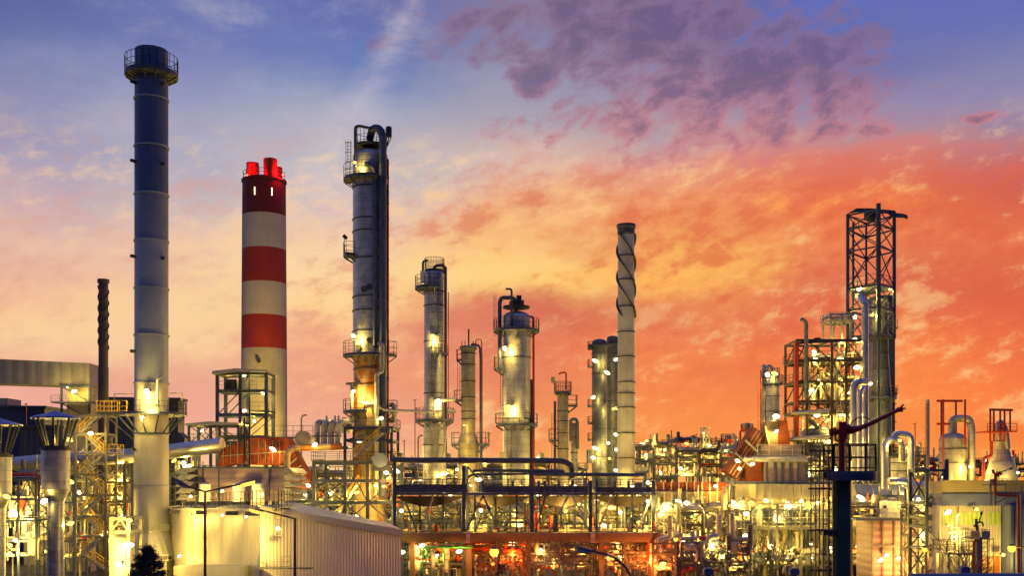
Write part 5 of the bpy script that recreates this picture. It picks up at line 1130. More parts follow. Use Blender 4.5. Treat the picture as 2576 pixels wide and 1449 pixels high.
# panelled ducts
t = thing('rectangular_duct', 'cream ribbed rectangular duct running above the bright furnace gallery', 'duct', (XW(2000,Y), Y, ZW(1260,Y)))
MB().box(XW(1900,Y), XW(2130,Y), Y, Y+4, ZW(1256,Y), ZW(1220,Y)).build('duct_shell', M['cream'], t)
for i in range(12): MB().box(XW(1902+i*19.4,Y)-.1, XW(1902+i*19.4,Y)+.1, Y-.18, Y-.01, ZW(1257,Y), ZW(1219,Y)).build('rib', M['galv'], t)
Y = 146
t = thing('rectangular_duct', 'red-topped ribbed rectangular duct left of the furnace stair', 'duct', (XW(1730,Y), Y, ZW(1265,Y)))
MB().box(XW(1648,Y), XW(1830,Y), Y+1, Y+6, ZW(1234,Y), ZW(1214,Y)).build('upper_duct', M['rustred'], t)
MB().box(XW(1648,Y), XW(1850,Y), Y, Y+6, ZW(1268,Y), ZW(1238,Y)).build('lower_duct', M['cladold'], t)
for i in range(10): MB().box(XW(1652+i*19,Y)-.09, XW(1652+i*19,Y)+.09, Y-.16, Y-.01, ZW(1269,Y), ZW(1237,Y)).build('rib', M['galv'], t)
for i in range(9): MB().box(XW(1652+i*19.5,Y)-.09, XW(1652+i*19.5,Y)+.09, Y+.84, Y+.99, ZW(1234,Y), ZW(1213,Y)).build('rib', M['galv'], t)
lamps(t, [(1800,1224,Y-.5,800),(1707,1263,Y-1.5,1000),(1660,1284,Y-2,1100)], Y)
for px in (1660,1740,1840): MB().bar((XW(px,Y), Y+2, 0), (XW(px,Y), Y+2, ZW(1268.5,Y)), .3).build('duct_support', M['grey'], t)
# horizontal blue-topped drums under the ducts
Y = 142
t = thing('pressure_vessel', 'long silver horizontal drum with a blue sheen left of the bright furnace gallery', 'vessel', (XW(1730,Y), Y, ZW(1300,Y)), 'pressure vessels')
MB().pipe([P(1648,1290,Y), P(1775,1291,Y)], S(11,Y), None, 20).build('drum', M['clad'], t)
for px in (1670, 1755): MB().box(XW(px,Y)-.3, XW(px,Y)+.3, Y-.4, Y+.4, 0, ZW(1302,Y)).build('saddle', M['grey'], t)
t = thing('gas_bottle', 'bright green upright cylinder under the red-topped duct', 'cylinder', (XW(1745,Y-2), Y-2, ZW(1296,Y)))
MB().lathe(XW(1745,Y-2), Y-2, [(S(6,Y),ZW(1286,Y)),(S(6,Y),ZW(1272,Y))]+dome(S(6,Y),ZW(1271,Y)), 14).bar(P(1745,1330,Y-2), P(1745,1286,Y-2), .15).build('bottle', M['green'], t)
# --- stained heater box with sloping roof lights at the right
Y = 138
t = thing('heater_box', 'mauve panelled heater box glowing orange at its foot right of the monitor tower', 'casing', (XW(2260,Y), Y, 0))
MB().box(XW(2192,Y), XW(2312,Y), Y, Y+6, 0, ZW(1305,Y)).build('casing', M['purple'], t)
for px in (2194,2220,2250,2278,2310): MB().bar((XW(px,Y), Y-.12, 0), (XW(px,Y), Y-.12, ZW(1305,Y)), .2).build('rib', M['grey'], t)
MB().bar(P(2192,1375,Y-.15), P(2312,1375,Y-.15), .2).build('band', M['grey'], t)
lamps(t, [(2230,1398,Y-1.2,600),(2215,1410,Y-1.5,300),(2260,1405,Y-1.5,450)], Y, col=(1,.28,.05))
lamps(t, [(2315,1335,Y-2,500),(2320,1368,Y-2,1000),(2300,1258,Y-3,900),(2338,1440,Y-3,800),(2310,1425,Y-2,900)], Y)
lamp(t, 2325, 1382, Y-6, 1600, ORANGE, 'bulbo'); 
t = thing('skylight_roof', 'row of blue-grey slanted roof hoods above the gallery right of the monitor tower', 'roof hoods', (XW(2210,Y), Y+6, ZW(1250,Y)))
for a in (2156, 2200, 2245):
    MB().add([P(a,1246,Y+5),P(a+42,1246,Y+5),P(a+36,1220,Y+9),P(a-6,1220,Y+9),P(a,1250,Y+5),P(a+42,1250,Y+5),P(a+36,1224,Y+9),P(a-6,1224,Y+9)], [(0,1,2,3),(7,6,5,4),(0,4,5,1),(1,5,6,2),(2,6,7,3),(3,7,4,0)]).build('hood', M['bluewall'], t)
MB().box(XW(2140,Y), XW(2296,Y), Y+5.2, Y+10, ZW(1262,Y), ZW(1251,Y)).build('hood_base', M['cream'], t)
t = thing('control_cabin', 'small pale mauve cabin on the gallery just left of the trussed frame', 'cabin', (XW(2245,Y), Y-1, ZW(1306,Y)))
MB().box(XW(2226,Y), XW(2258,Y), Y-1, Y+2, ZW(1303,Y), ZW(1262,Y)).build('cabin_body', M['white'], t)
MB().box(XW(2216,Y), XW(2222,Y), Y-1.06, Y-1.01, ZW(1280,Y), ZW(1272,Y)).build('window', M['glass'], t)
d = MB().box(XW(2140,Y), XW(2316,Y), Y-2.2, Y+4, ZW(1309,Y), ZW(1304,Y)).build('gallery_floor', M['steel'], t)
rail_mb([(XW(2150,Y), Y-2.2, ZW(1304,Y)), (XW(2316,Y), Y-2.2, ZW(1304,Y))], 1.25, 1.5, .07).build('railing', M['galv'], d)

# --- trussed steel frame
Y = 120
t = thing('trussed_frame', 'tall trussed steel frame with crossing braces left of the long pale building', 'steel structure', (XW(2340,Y), Y, 0))
frame(t, [2331, 2376], [1184, 1268, 1306, 1328, 1384, 1449], Y, 5, 'navy', .32, brace=[(0,0,'x'),(0,1,'x'),(0,3,'x'),(0,4,'x')], bw=.15, decks=(2,), ground=0)
MB().bar(P(2300,1184,Y), P(2331,1184,Y), .35).build('top_beam', M['navy'], t)
MB().bar((XW(2380,Y), Y, 0), (XW(2380,Y), Y, ZW(1156,Y)), .42).build('tall_post', M['navy'], t)
lamps(t, [(2310,1258,Y+8,1300),(2320,1344,Y+6,900)], Y)

# --- long pale building at the right edge
Y = 116
t = thing('long_building', 'long pale building with blue-grey band and green glazing at the right edge', 'building', (XW(2500,Y), Y, 0))
xa, xb = XW(2378,Y), XW(2760,Y)
MB().box(xa, xb, Y+1, Y+5.6, ZW(1243,Y), ZW(1212,Y)).build('roof_band', M['roof2'], t)
MB().box(xa, xb, Y+.6, Y+1.02, ZW(1214,Y), ZW(1209,Y)).build('roof_edge', M['roof2'], t)
MB().box(xa, xb, Y+.8, Y+5.7, ZW(1274,Y), ZW(1243.1,Y)).build('blue_band', M['bluewall'], t)
MB().box(xa, XW(2534,Y), Y+1.5, Y+5.5, 0, ZW(1274.2,Y)).build('wall', M['corry'], t)
MB().box(XW(2536,Y), xb, Y-.4, Y+5.4, 0, ZW(1271,Y)).build('end_bay', M['bluewall'], t)
for a, b in ((2440,2490),(2500,2533),(2384,2438)): MB().box(XW(a,Y), XW(b,Y), Y+1.42, Y+1.49, ZW(1322,Y), ZW(1290,Y)).build('window', M['gwin'], t)
MB().bar((XW(2427,Y), Y+1.3, 0), (XW(2427,Y), Y+1.3, ZW(1274,Y)), .2).build('downpipe', M['cream'], t)
MB().box(XW(2486,Y), XW(2560-30,Y), Y+1.4, Y+1.48, 0, ZW(1402,Y)).build('doorway', M['cladold'], t)
MB().bar((XW(2538,Y), Y-.6, 0), (XW(2538,Y), Y-.6, ZW(1272,Y)), .3).build('corner_post', M['navy'], t)
lamps(t, [(2456,1282,Y-.3,500),(2384,1290,Y-1,700),(2523,1397,Y-.2,900),(2395,1340,Y-2,900)], Y, r=.2, off=(0,-1.5,-.4))
t = thing('access_platform', 'small lit access platform and ladders against the long pale building', 'platform', (XW(2410,Y), Y-3, 0))
frame(t, [2386, 2412, 2445], [1395, 1449], Y-3, 3, 'galv', .22, brace=[(1,0,'\\')], decks=(0,), ground=0)
ladder(t, 2400, Y-3.3, 1290, 1395, .45, 'galv', False); ladder(t, 2420, Y-3, 1335, 1449, .45, 'galv', False)
MB().pipe([P(2408,1400,Y-2), P(2408,1300,Y-2), P(2414,1294,Y-2)], .12).build('pipe_run', M['cream'], t)
MB().box(XW(2382,Y), XW(2412,Y), Y-2.6, Y-1, ZW(1328,Y), ZW(1325,Y)).build('upper_deck', M['grey'], t)
lamps(t, [(2386,1262+60,Y-3,300),(2392,1395,Y-1,400)], Y, r=.15)
lamp(t, 2398, 1340, Y-3.4, 500)

# --- back right vessels
Y = 205
t, cx, R = tower('pale domed drum vessel inside a tall red steel frame at the back right', 2397, 33, Y, 1105, 'clad2', (1130,1165), group='back right vessels', name='process_vessel')
pipe(t, [(2394,1102,Y),(2394,1060,Y),(2404,1053,Y),(2438,1053,Y),(2444,1075,Y),(2444,1240,Y)], S(9,Y), 'clad2', 2.6, 'overhead_pipe', 14)
for px, dy in ((2357,0),(2384,6),(2411,0),(2421,6)): MB().bar((XW(px,Y), Y+dy-3, ZW(1120 if px != 2357 else 1180,Y)), (XW(px,Y), Y+dy-3, ZW(1008,Y)), .28).build('frame_post', M['redpipe'], t)
MB().bar(P(2357,1009,Y-3), P(2421,1009,Y-3), .4).build('frame_beam', M['redpipe'], t)
MB().bar(P(2357,1067,Y-3), P(2390,1067,Y-3), .4).build('frame_beam', M['redpipe'], t)
lamp(t, 2440, 1175, Y-3, 1800); lamp(t, 2370, 1200, Y-8, 2500)
t, cx, R = tower('bottle-shaped refractory vessel with steaming shoulders in a red frame at the far right', 2520, 30, Y-5, 1130, 'clad2', (1110,), group='back right vessels', name='process_vessel', prof=[(38,1900),(38,1195),(30,1165),(17,1130),(16,1085)])
pipe(t, [(2512,1100,Y-6),(2511,1068,Y-6),(2520,1062,Y-6),(2531,1085,Y-6),(2535,1130,Y-6)], S(7,Y), 'clad', 1.6, 'overhead_pipe', 12)
for px in (2491,2500,2516,2527,2541): MB().bar(P(px,1110 if px != 2541 else 1085,Y-9), P(px,1030,Y-9), .25).build('frame_post', M['redpipe'], t)
MB().bar(P(2489,1031,Y-9), P(2547,1032,Y-9), .4).build('frame_beam', M['redpipe'], t)
d = MB().box(XW(2478,Y-9), XW(2552,Y-9), Y-10, Y-5, ZW(1088,Y-9), ZW(1085,Y-9)).build('platform', M['redpipe'], t)
rail_mb([(XW(2478,Y-9), Y-10, ZW(1085,Y-9)), (XW(2552,Y-9), Y-10, ZW(1085,Y-9))], 1.3, 1.4, .1).build('railing', M['redpipe'], d)
pipe(t, [(2474,1230,Y-9),(2474,1152,Y-9),(2494,1150,Y-9),(2494,1110,Y-9)], .3, 'redpipe', .8, 'steam_line')
lamp(t, 2560, 1190, Y-12, 1800); lamp(t, 2480, 1210, Y-14, 1800)
t = thing('chimney_stack', 'very thin pale stack with a ladder beside the pale domed drum vessel', 'chimney', (XW(2334,210), 210, 0), 'tall stacks')
MB().lathe(XW(2334,210), 210, [(S(4.6,210), 0), (S(4.4,210), ZW(1006,210))], 16).build('shell', M['stack2'], t)
ladder(t, 2330, 209.4, 1015, 1180, .4, 'redpipe', False)

# ================================================================ FOREGROUND
# --- fire monitor tower
Y = 50
t = thing('fire_monitor_tower', 'dark green fire monitor column with a railed drum platform and ladder, in the foreground', 'monitor tower', (XW(2115,Y), Y, 0), 'fire monitor towers')
cx = XW(2117,Y); R = S(23.5,Y)
MB().lathe(cx, Y, [(R, 0), (R, ZW(1208,Y))], 28).build('column', M['mongreen'], t)
dk = MB().lathe(XW(2137,Y), Y, [(S(66,Y), ZW(1210,Y)), (S(67,Y), ZW(1196,Y)), (S(67,Y), ZW(1194,Y)), (S(66,Y), ZW(1186,Y))], 32).build('drum_platform', M['navy'], t)
rail_mb([(XW(2137,Y)+S(66,Y)*math.cos(i*math.pi/5), Y+S(66,Y)*math.sin(i*math.pi/5), ZW(1186,Y)) for i in range(10)], S(66,Y), 3, .06, True).build('railing', M['dark'], dk)
MB().box(XW(2066,Y), XW(2082,Y), Y-.3, Y+.3, ZW(1204,Y), ZW(1190,Y)).build('ladder_landing', M['dark'], t)
for px, yy in ((2085,Y-.5),(2097,Y-.5)): MB().bar((XW(px,yy), yy, 0), (XW(px,yy), yy, ZW(1125 if px == 2085 else 1190,Y)), .07).build('ladder_stringer', M['dark'], t)
mb = MB(); k = 1.0
while k < ZW(1190,Y): mb.bar((XW(2085,Y-.5), Y-.5, k), (XW(2097,Y-.5), Y-.5, k), .035); k += .3
mb.bar((XW(2085,Y-.5), Y-.5, .9), (XW(2085,Y-.5), Y-.5, ZW(1190,Y)), .05); mb.build('ladder_rung', M['dark'], t)
hb = MB()
for px, yy in ((2040,Y-.1),(2052,Y-.5),(2061,Y+.2),(2071,Y-.2)): hb.bar((XW(px,yy), yy, 1), (XW(px,yy), yy, ZW(1132,Y)), .045)
for py in (1135, 1185, 1230, 1335, 1436): hb.bar(P(2034,py,Y-.15), P(2092,py,Y-.15), .09)
hb.build('safety_cage', M['dark'], t)
MB().box(XW(2066,Y), XW(2095,Y), Y-.35, Y+.2, ZW(1347,Y), ZW(1334,Y)).build('cage_bracket', M['dark'], t)
t2 = thing('water_cannon', 'dark red water cannon with a long forked nozzle pointing up right on the monitor tower', 'water cannon', (XW(2115,Y), Y, ZW(1186,Y)), 'fire water cannons')
MB().tube([P(2117,1188,Y), P(2117,1075,Y)], [S(8.5,Y), S(8.5,Y)], 14).lathe(XW(2117,Y), Y, [(S(12,Y), ZW(1112,Y)), (S(12,Y), ZW(1106,Y))], 16).build('riser', M['firered'], t2)
MB().pipe([P(2117,1080,Y), P(2117,1066,Y), P(2140,1082,Y-.1), P(2165,1078,Y-.1)], S(8,Y), .25, 12).tube([P(2092,1088,Y), P(2146,1086,Y)], S(6.5,Y), 12).lathe(XW(2092,Y), Y, [(S(5,Y),ZW(1098,Y)),(S(7,Y),ZW(1088,Y)),(S(5,Y),ZW(1078,Y))], 12).build('swivel_body', M['firered'], t2)
MB().box(XW(2107,Y), XW(2126,Y), Y-.22, Y+.2, ZW(1106,Y), ZW(1062,Y)).box(XW(2098,Y),XW(2103,Y),Y-.1,Y+.1,ZW(1110,Y),ZW(1076,Y)).build('gear_housing', M['firered'], t2)
MB().tube([P(2140,1084,Y-.1), P(2162,1078,Y-.1), P(2190,1066,Y-.1), P(2252,1036,Y-.1), P(2262,1030,Y-.1)], [S(8,Y),S(6.5,Y),S(5.5,Y),S(4.5,Y),S(6.5,Y)], 12).build('barrel', M['firered'], t2)
MB().bar(P(2256,1036,Y-.1), P(2273,1018,Y-.1), .05, .07).bar(P(2256,1030,Y-.1), P(2278,1028,Y-.1), .05, .07).lathe(XW(2263,Y),Y-.1,[(S(7,Y),ZW(1037,Y)),(S(7,Y),ZW(1026,Y))],10).build('deflector_fork', M['firered'], t2)
MB().pipe([P(2138,1070,Y-.15), P(2150,1055,Y-.15), P(2172,1048,Y-.15), P(2190,1056,Y-.15)], .03, .5, 6).build('hose', M['dark'], t2)
MB().pipe([P(2124,1110,Y-.25), P(2140,1118,Y-.25), P(2142,1160,Y-.25), P(2130,1165,Y-.25)], .025, .3, 6).build('chain', M['dark'], t2)

# --- small monitor at the right with its sign, pipe and catwalk
Y = 78
t = thing('fire_monitor_tower', 'railed catwalk stand carrying the sign 192 and a red riser at the right', 'monitor stand', (XW(2500,Y), Y, 0), 'fire monitor towers')
d = MB().box(XW(2482,Y), XW(2526,Y), Y-.4, Y+.8, ZW(1222,Y), ZW(1219,Y)).build('platform', M['grey'], t)
rail_mb([(XW(2503,Y), Y-.4, ZW(1219,Y)), (XW(2526,Y), Y-.4, ZW(1219,Y)), (XW(2526,Y), Y+.8, ZW(1219,Y))], S(14,Y), .35, .03).build('railing', M['grey'], d)
MB().box(XW(2483,Y), XW(2499,Y), Y-.48, Y-.44, ZW(1220,Y), ZW(1206,Y)).build('sign_board', M['cream'], t)
text_obj('192', .34, (XW(2491,Y), Y-.5, ZW(1213,Y)), 'redpipe', t)
for px in (2492, 2503, 2569): MB().bar((XW(px,Y), Y, ZW(1272,Y) if px < 2560 else 0), (XW(px,Y), Y, ZW(1222,Y)), .09).build('post', M['grey'], t)
d = MB().box(XW(2503,Y), XW(2600,Y), Y-.2, Y+.9, ZW(1240,Y), ZW(1238,Y)).build('catwalk', M['grey'], t)
rail_mb([(XW(2526,Y), Y-.2, ZW(1238,Y)), (XW(2600,Y), Y-.2, ZW(1238,Y))], S(17,Y), .35, .03).build('railing', M['grey'], d)
pipe(t, [(2504,1200,Y-.5),(2504,1246,Y-.5),(2562,1247,Y-.5),(2563,1460,Y-.5),(2563,1540,Y-.5)], .1, 'redpipe', .3, 'riser')
MB().bar(P(2503,1268,Y), P(2545,1245,Y), .06).build('brace', M['grey'], t)
t2 = thing('water_cannon', 'small red water cannon with a thin barrel above the sign 192', 'water cannon', (XW(2504,Y), Y-.5, ZW(1219,Y)), 'fire water cannons')
MB().tube([P(2504,1218,Y-.5), P(2504,1190,Y-.5)], .1, 10).box(XW(2499,Y), XW(2511,Y), Y-.62, Y-.4, ZW(1196,Y), ZW(1187,Y)).tube([P(2500,1192,Y-.5),P(2497,1182,Y-.5)],.09,10).tube([P(2511,1192,Y-.5),P(2511,1202,Y-.5)],.08,10).build('swivel_body', M['firered'], t2)
MB().tube([P(2511,1190,Y-.5), P(2543,1180,Y-.5)], .03, 8).tube([P(2541,1180.5,Y-.5), P(2546,1178.5,Y-.5)], .08, 8).build('barrel', M['dark'], t2)
# --- second small monitor tower, sign 195
Y = 76
t = thing('fire_monitor_tower', 'mauve blue column with caged ladder and the sign 195 before the long building', 'monitor tower', (XW(2463,Y), Y, 0), 'fire monitor towers')
MB().box(XW(2455,Y), XW(2467,Y), Y-.15, Y+.2, 0, ZW(1354,Y)).build('column', M['bluewall'], t)
d = MB().box(XW(2433,Y), XW(2482,Y), Y-.5, Y+.7, ZW(1356,Y), ZW(1353,Y)).build('platform', M['grey'], t)
rail_mb([(XW(2460,Y), Y-.5, ZW(1353,Y)), (XW(2482,Y), Y-.5, ZW(1353,Y)), (XW(2482,Y), Y+.7, ZW(1353,Y)), (XW(2433,Y), Y+.7, ZW(1353,Y)), (XW(2433,Y), Y-.5, ZW(1353,Y))], S(20,Y), .35, .03).build('railing', M['grey'], d)
MB().box(XW(2434,Y), XW(2456,Y), Y-.6, Y-.56, ZW(1357,Y), ZW(1335,Y)).build('sign_board', M['cream'], t)
MB().box(XW(2462,Y), XW(2480,Y), Y-.58, Y-.54, ZW(1352,Y), ZW(1336,Y)).build('shield_plate', M['bluewall'], t)
text_obj('195', .36, (XW(2445,Y), Y-.62, ZW(1345,Y)), 'redpipe', t)
pipe(t, [(2459,1360,Y-.3),(2452,1362,Y-.3),(2450,1370,Y-.3),(2450,1530,Y-.3)], .09, 'redpipe', .2, 'riser')
ladder(t, 2477, Y, 1353, 1530, .4, 'dark', True, .3)
t2 = thing('water_cannon', 'dark small water cannon aiming steeply upward above the sign 195', 'water cannon', (XW(2459,Y), Y, ZW(1353,Y)), 'fire water cannons')
MB().tube([P(2459,1355,Y), P(2458,1322,Y)], .1, 10).tube([P(2456,1322,Y), P(2456,1306,Y)], .09, 10).pipe([P(2457,1318,Y), P(2466,1314,Y), P(2472,1316,Y), P(2473,1325,Y)], .06, .15, 8).box(XW(2450,Y), XW(2454,Y), Y-.1, Y+.1, ZW(1327,Y), ZW(1321,Y)).build('swivel_body', M['dark'], t2)
MB().tube([P(2462,1316,Y), P(2469,1294,Y)], .045, 8).tube([P(2468,1296,Y), P(2470,1288,Y)], .09, 8).build('barrel', M['dark'], t2)

# --- street lamps
def lamp_head(t, a, b, w, lit, m='navy'):
    """cobra head between two points, lens underneath"""
    a = Vector(a); b = Vector(b); d = (b-a).normalized(); up = Vector((0,0,1)); up = (up-d*up.dot(d)).normalized()
    mb = MB(); sec = [(0,.3,.5),(.12,.85,1),(.6,1,1),(.92,.8,.8),(1,.4,.4)]; rings = []
    for k, sw, sh in sec:
        p = a.lerp(b, k); rings.append([p+Vector((0,1,0))*(w*sw*cx_)+up*(w*.38*sh*cz) for cx_, cz in ((-1,0),(-.8,.6),(0,1),(.8,.6),(1,0),(.8,-.15),(-.8,-.15))])
    n = 7
    mb.add([v for r_ in rings for v in r_], [(i*n+j, i*n+(j+1)%n, (i+1)*n+(j+1)%n, (i+1)*n+j) for i in range(4) for j in range(n)], True)
    mb.add(rings[0], [tuple(range(n))[::-1]]); mb.add(rings[-1], [tuple(range(n))])
    h = mb.build('lamp_head', M[m], t)
    lb = MB(); rr = []
    for k, s_ in ((.14,.5),(.3,.85),(.75,.85),(.93,.5)):
        p = a.lerp(b, k)-up*w*.04; rr.append([p+Vector((0,1,0))*w*.8*c*s_ -up*w*.85*q*s_ for c, q in ((-1,0),(-.6,.8),(0,1),(.6,.8),(1,0))])
    lb.add([v for r_ in rr for v in r_], [(i*5+j, i*5+j+1, (i+1)*5+j+1, (i+1)*5+j) for i in range(3) for j in range(4)], True)
    lb.add(rr[0], [(0,1,2,3,4)]); lb.add(rr[-1], [(4,3,2,1,0)])
    lb.build('lens', M['bulby' if lit else 'lensoff'], h)
    if lit:
        ld = bpy.data.lights.new('street_lamp_beam', 'POINT'); ld.energy = lit; ld.color = (1,.3,.05); ld.shadow_soft_size = .12
        lo = bpy.data.objects.new('street_lamp_beam', ld); COL.objects.link(lo); lo.parent = h
        c = a.lerp(b, .5)-up*w*1.1; lo.location = c-ORG[h.name]
M['lensoff'] = mat('unlit_lens_plastic', (.62,.62,.60), .3, 0, .1, 2, 0)
Y = 45
t = thing('street_lamp', 'double-armed street lamp with its left head dark and right head glowing orange', 'street lamp', (XW(516,Y), Y, 0), 'street lamps')
MB().tube([(XW(516,Y),Y,0),(XW(516,Y),Y,ZW(1236,Y))], [.09,.05], 12).build('pole', M['dark'], t)
MB().tube([P(516,1238,Y), P(470,1224,Y)], .035, 8).build('arm', M['dark'], t); MB().tube([P(516,1238,Y), P(604,1219,Y)], .035, 8).build('arm', M['dark'], t)
lamp_head(t, P(474,1226,Y), P(441,1206,Y), .19, 0); lamp_head(t, P(600,1220,Y), P(643,1209,Y), .19, 160)
t = thing('street_lamp', 'single-armed street lamp glowing orange in front of the warehouse corner', 'street lamp', (XW(742,Y), Y, 0), 'street lamps')
MB().tube([(XW(742,Y),Y,0),(XW(742,Y),Y,ZW(1304,Y))], [.09,.05], 12).build('pole', M['brown'], t)
MB().tube([P(742,1306,Y), P(656,1284,Y)], .035, 8).build('arm', M['brown'], t)
lamp_head(t, P(662,1288,Y), P(626,1279,Y), .19, 160)
Y = 40
t = thing('street_lamp', 'unlit curved-arm street lamp with a blue-grey head at the bottom middle', 'street lamp', (XW(1592,Y), Y, 0), 'street lamps')
MB().pipe([(XW(1592,Y),Y,0), P(1590,1452,Y), P(1560,1408,Y), P(1500,1389,Y), P(1482,1386,Y)], .045, .8, 10).build('pole', M['navy'], t)
lamp_head(t, P(1492,1390,Y), P(1448,1378,Y), .19, 0)
for (px, py, Y, lab, en) in ((1243,1390,62,'street lamp blazing orange above the dark bush, facing the camera',1300),(1700,1358,118,'thin street lamp with an orange globe among the orange-lit pipes left of the bare trees',900),(2545,1381,66,'street lamp glowing yellow-orange from the right edge before the long building',700),(2326,1384,98,'street lamp burning orange behind the bare tree at the right',900)):
    t = thing('street_lamp', lab, 'street lamp', (XW(px+14,Y), Y, 0), 'street lamps')
    dx = 12 if px != 2545 else 40
    MB().tube([(XW(px+dx,Y),Y+.3,0),(XW(px+dx,Y),Y+.3,ZW(py-2,Y))], [.09,.05], 10).build('pole', M['brown'], t)
    MB().tube([(XW(px+dx,Y),Y+.3,ZW(py-2,Y)), P(px+2,py-4,Y)], .04, 8).build('arm', M['brown'], t)
    r_ = .27 if Y == 62 else .24; c = P(px, py, Y)
    MB().lathe(c.x, c.y, [(r_*.75, c.z+r_*.66), (r_*.8, c.z+r_*.72), (r_*.5, c.z+r_*1.0), (.03, c.z+r_*1.1)], 14).build('lamp_hood', M['dark'], t)
    g_ = MB().lathe(c.x, c.y, [(.01, c.z-r_), (r_*.7, c.z-r_*.7), (r_, c.z), (r_*.75, c.z+r_*.65)], 14, True).build('globe', M['bulby'], t)
    ld = bpy.data.lights.new('street_lamp_beam', 'POINT'); ld.energy = en; ld.color = (1,.22,.02) if px != 2545 else (1,.5,.08); ld.shadow_soft_size = .15
    lo = bpy.data.objects.new('street_lamp_beam', ld); COL.objects.link(lo); lo.parent = t; lo.location = Vector((c.x, c.y-.1 if Y != 62 else c.y+1.2, c.z-.5))-ORG[t.name]

# --- dark hooded posts and the blue pipe along the bottom right
for px, py, Y, lab in ((1781,1433,60,'blue hooded vent left of the bare trees at the bottom'),(1997,1433,60,'blue hooded vent left of the dark green monitor column at the bottom'),(2425,1429,60,'blue hooded vent before the long building at the bottom right')):
    t = thing('roof_vent', lab, 'vent', (XW(px,Y), Y, 0), 'blue hooded vents')
    c = P(px, py, Y)
    MB().lathe(c.x, c.y, [(S(8,Y), 0), (S(8,Y), c.z-.12)], 12).build('vent_pipe', M['navy'], t)
    MB().box(c.x-S(11.5,Y), c.x+S(11.5,Y), c.y-.25, c.y+.25, c.z-S(14,Y), c.z-.06).prism([(c.x-S(12,Y), c.z-.058),(c.x+S(12,Y), c.z-.058),(c.x+S(8,Y), c.z+.06),(c.x-S(8,Y), c.z+.06)], c.y-.27, c.y+.27).build('hood', M['bluewall'], t)
Y = 55
t = thing('railway_tank_roof', 'long dark blue rounded roof edge just entering the bottom right of the picture', 'tank wagon', (XW(2430,Y), Y, 0))
MB().tube([P(2290,1466,Y), P(2700,1464,Y)], S(22,Y), 20).build('tank', M['bluewall'], t)
for px in (2320, 2420, 2520, 2640): MB().box(XW(px,Y)-.4, XW(px,Y)+.4, Y-.4, Y+.4, 0, ZW(1480,Y)).build('saddle', M['navy'], t)

# ================================================================ TREES
M['bark'] = mat('grey_brown_bark', (0.13,0.07,0.05), .9, 0, .3, 4, 0)
M['needle'] = mat('dark_pine_needles', (0.022,0.04,0.03), .7, 0, .5, 3, 0)
M['leaf'] = mat('dark_bush_leaves', (0.03,0.05,0.018), .7, 0, .5, 3, 0)
def bare_tree(px, top, Y, label, spread=1.0, seed=1, zmin=0, h0=None):
    rnd = random.Random(seed); x = XW(px, Y); H = ZW(top, Y)
    t = thing('bare_tree', label, 'tree', (x, Y, 0), 'leafless trees')
    mb = MB(); tr = MB()
    def grow(p, d, L, r, depth, m_):
        n = 3; pts = [p]
        for i in range(n):
            d = (d+Vector((rnd.uniform(-.16,.16), rnd.uniform(-.16,.16), rnd.uniform(-.04,.1)))).normalized()
            p = p+d*L/n; pts.append(p)
        rs = [max(.013, r*(1-.45*i/n)) for i in range(n+1)]
        m_.tube(pts, rs, 5 if depth < 2 else 3, False)
        if depth >= 6: return
        for k in range(3 if depth < 4 else 2):
            a = rnd.uniform(0, 2*math.pi); q = rnd.uniform(.35,.8)*spread
            nd = (d+Vector((math.cos(a)*q, math.sin(a)*q, rnd.uniform(-.1,.3)))).normalized()
            grow(pts[-1] if k < 2 else pts[-2], nd, L*rnd.uniform(.66,.88), rs[-1]*rnd.uniform(.6,.8), depth+1, mb)
    grow(Vector((x, Y, 0)), Vector((0,0,1)), H*.30, H*.017, 0, tr)
    tr.build('trunk', M['bark'], t); mb.build('branches', M['bark'], t)
bare_tree(1395, 1330, 66, 'bare tree with a wide reddish crown right of the blazing orange lamp', 1.1, 5)
bare_tree(1788, 1352, 84, 'bare tree in front of the lit pipes, left of the other bare tree', .9, 11)
bare_tree(1945, 1345, 84, 'bare tree in front of the yellow furnace wall, left of the green monitor column', .9, 23)
bare_tree(2275, 1338, 74, 'bare tree glowing before the mauve heater box', 1.0, 37)
def leafy(px, top, hw, Y, label, m, seed, cone=True, name='pine_tree', cat='tree', n=2600, leaf=.11):
    rnd = random.Random(seed); x = XW(px, Y); H = ZW(top, Y); W = S(hw, Y)
    t = thing(name, label, cat, (x, Y, 0))
    tr = MB().tube([(x,Y,0),(x+.05,Y,H*.5),(x,Y,H*.96)], [.14,.09,.02], 8); lv = MB()
    zl = max(0.3, ZW(1500, Y)) if cone else .3
    clumps = []
    nb = 46
    for i in range(nb):
        k = (i+.5)/nb; z = zl+(H-zl)*k; a = i*2.399; rr = W*((1-k)**.75*1.25 if cone else math.sqrt(max(0,1-(2*k-.95)**2)))*rnd.uniform(.65,1.1)
        e = Vector((x+rr*math.cos(a), Y+rr*math.sin(a), z+rnd.uniform(0,.25)))
        tr.tube([(x,Y,z-.25), e], [.03,.008], 4, False); clumps.append((e, rr)); clumps.append((Vector((x,Y,z-.1)).lerp(e,.55), rr))
    for i in range(n):
        c, rr = clumps[rnd.randrange(len(clumps))]; s_ = .08+.07*rnd.random()
        p = c+Vector((rnd.gauss(0,s_), rnd.gauss(0,s_), rnd.gauss(0,s_*.8)))
        d = Vector((rnd.uniform(-1,1), rnd.uniform(-1,1), rnd.uniform(-.2,1))).normalized(); q = d.orthogonal().normalized()*leaf*.22; L = d*leaf*rnd.uniform(.7,1.4)
        lv.add([p-q, p+L*.5+q*.3, p+L, p+q], [(0,1,2,3)])
    tr.build('trunk', M['bark'], t); lv.build('foliage', M[m], t)
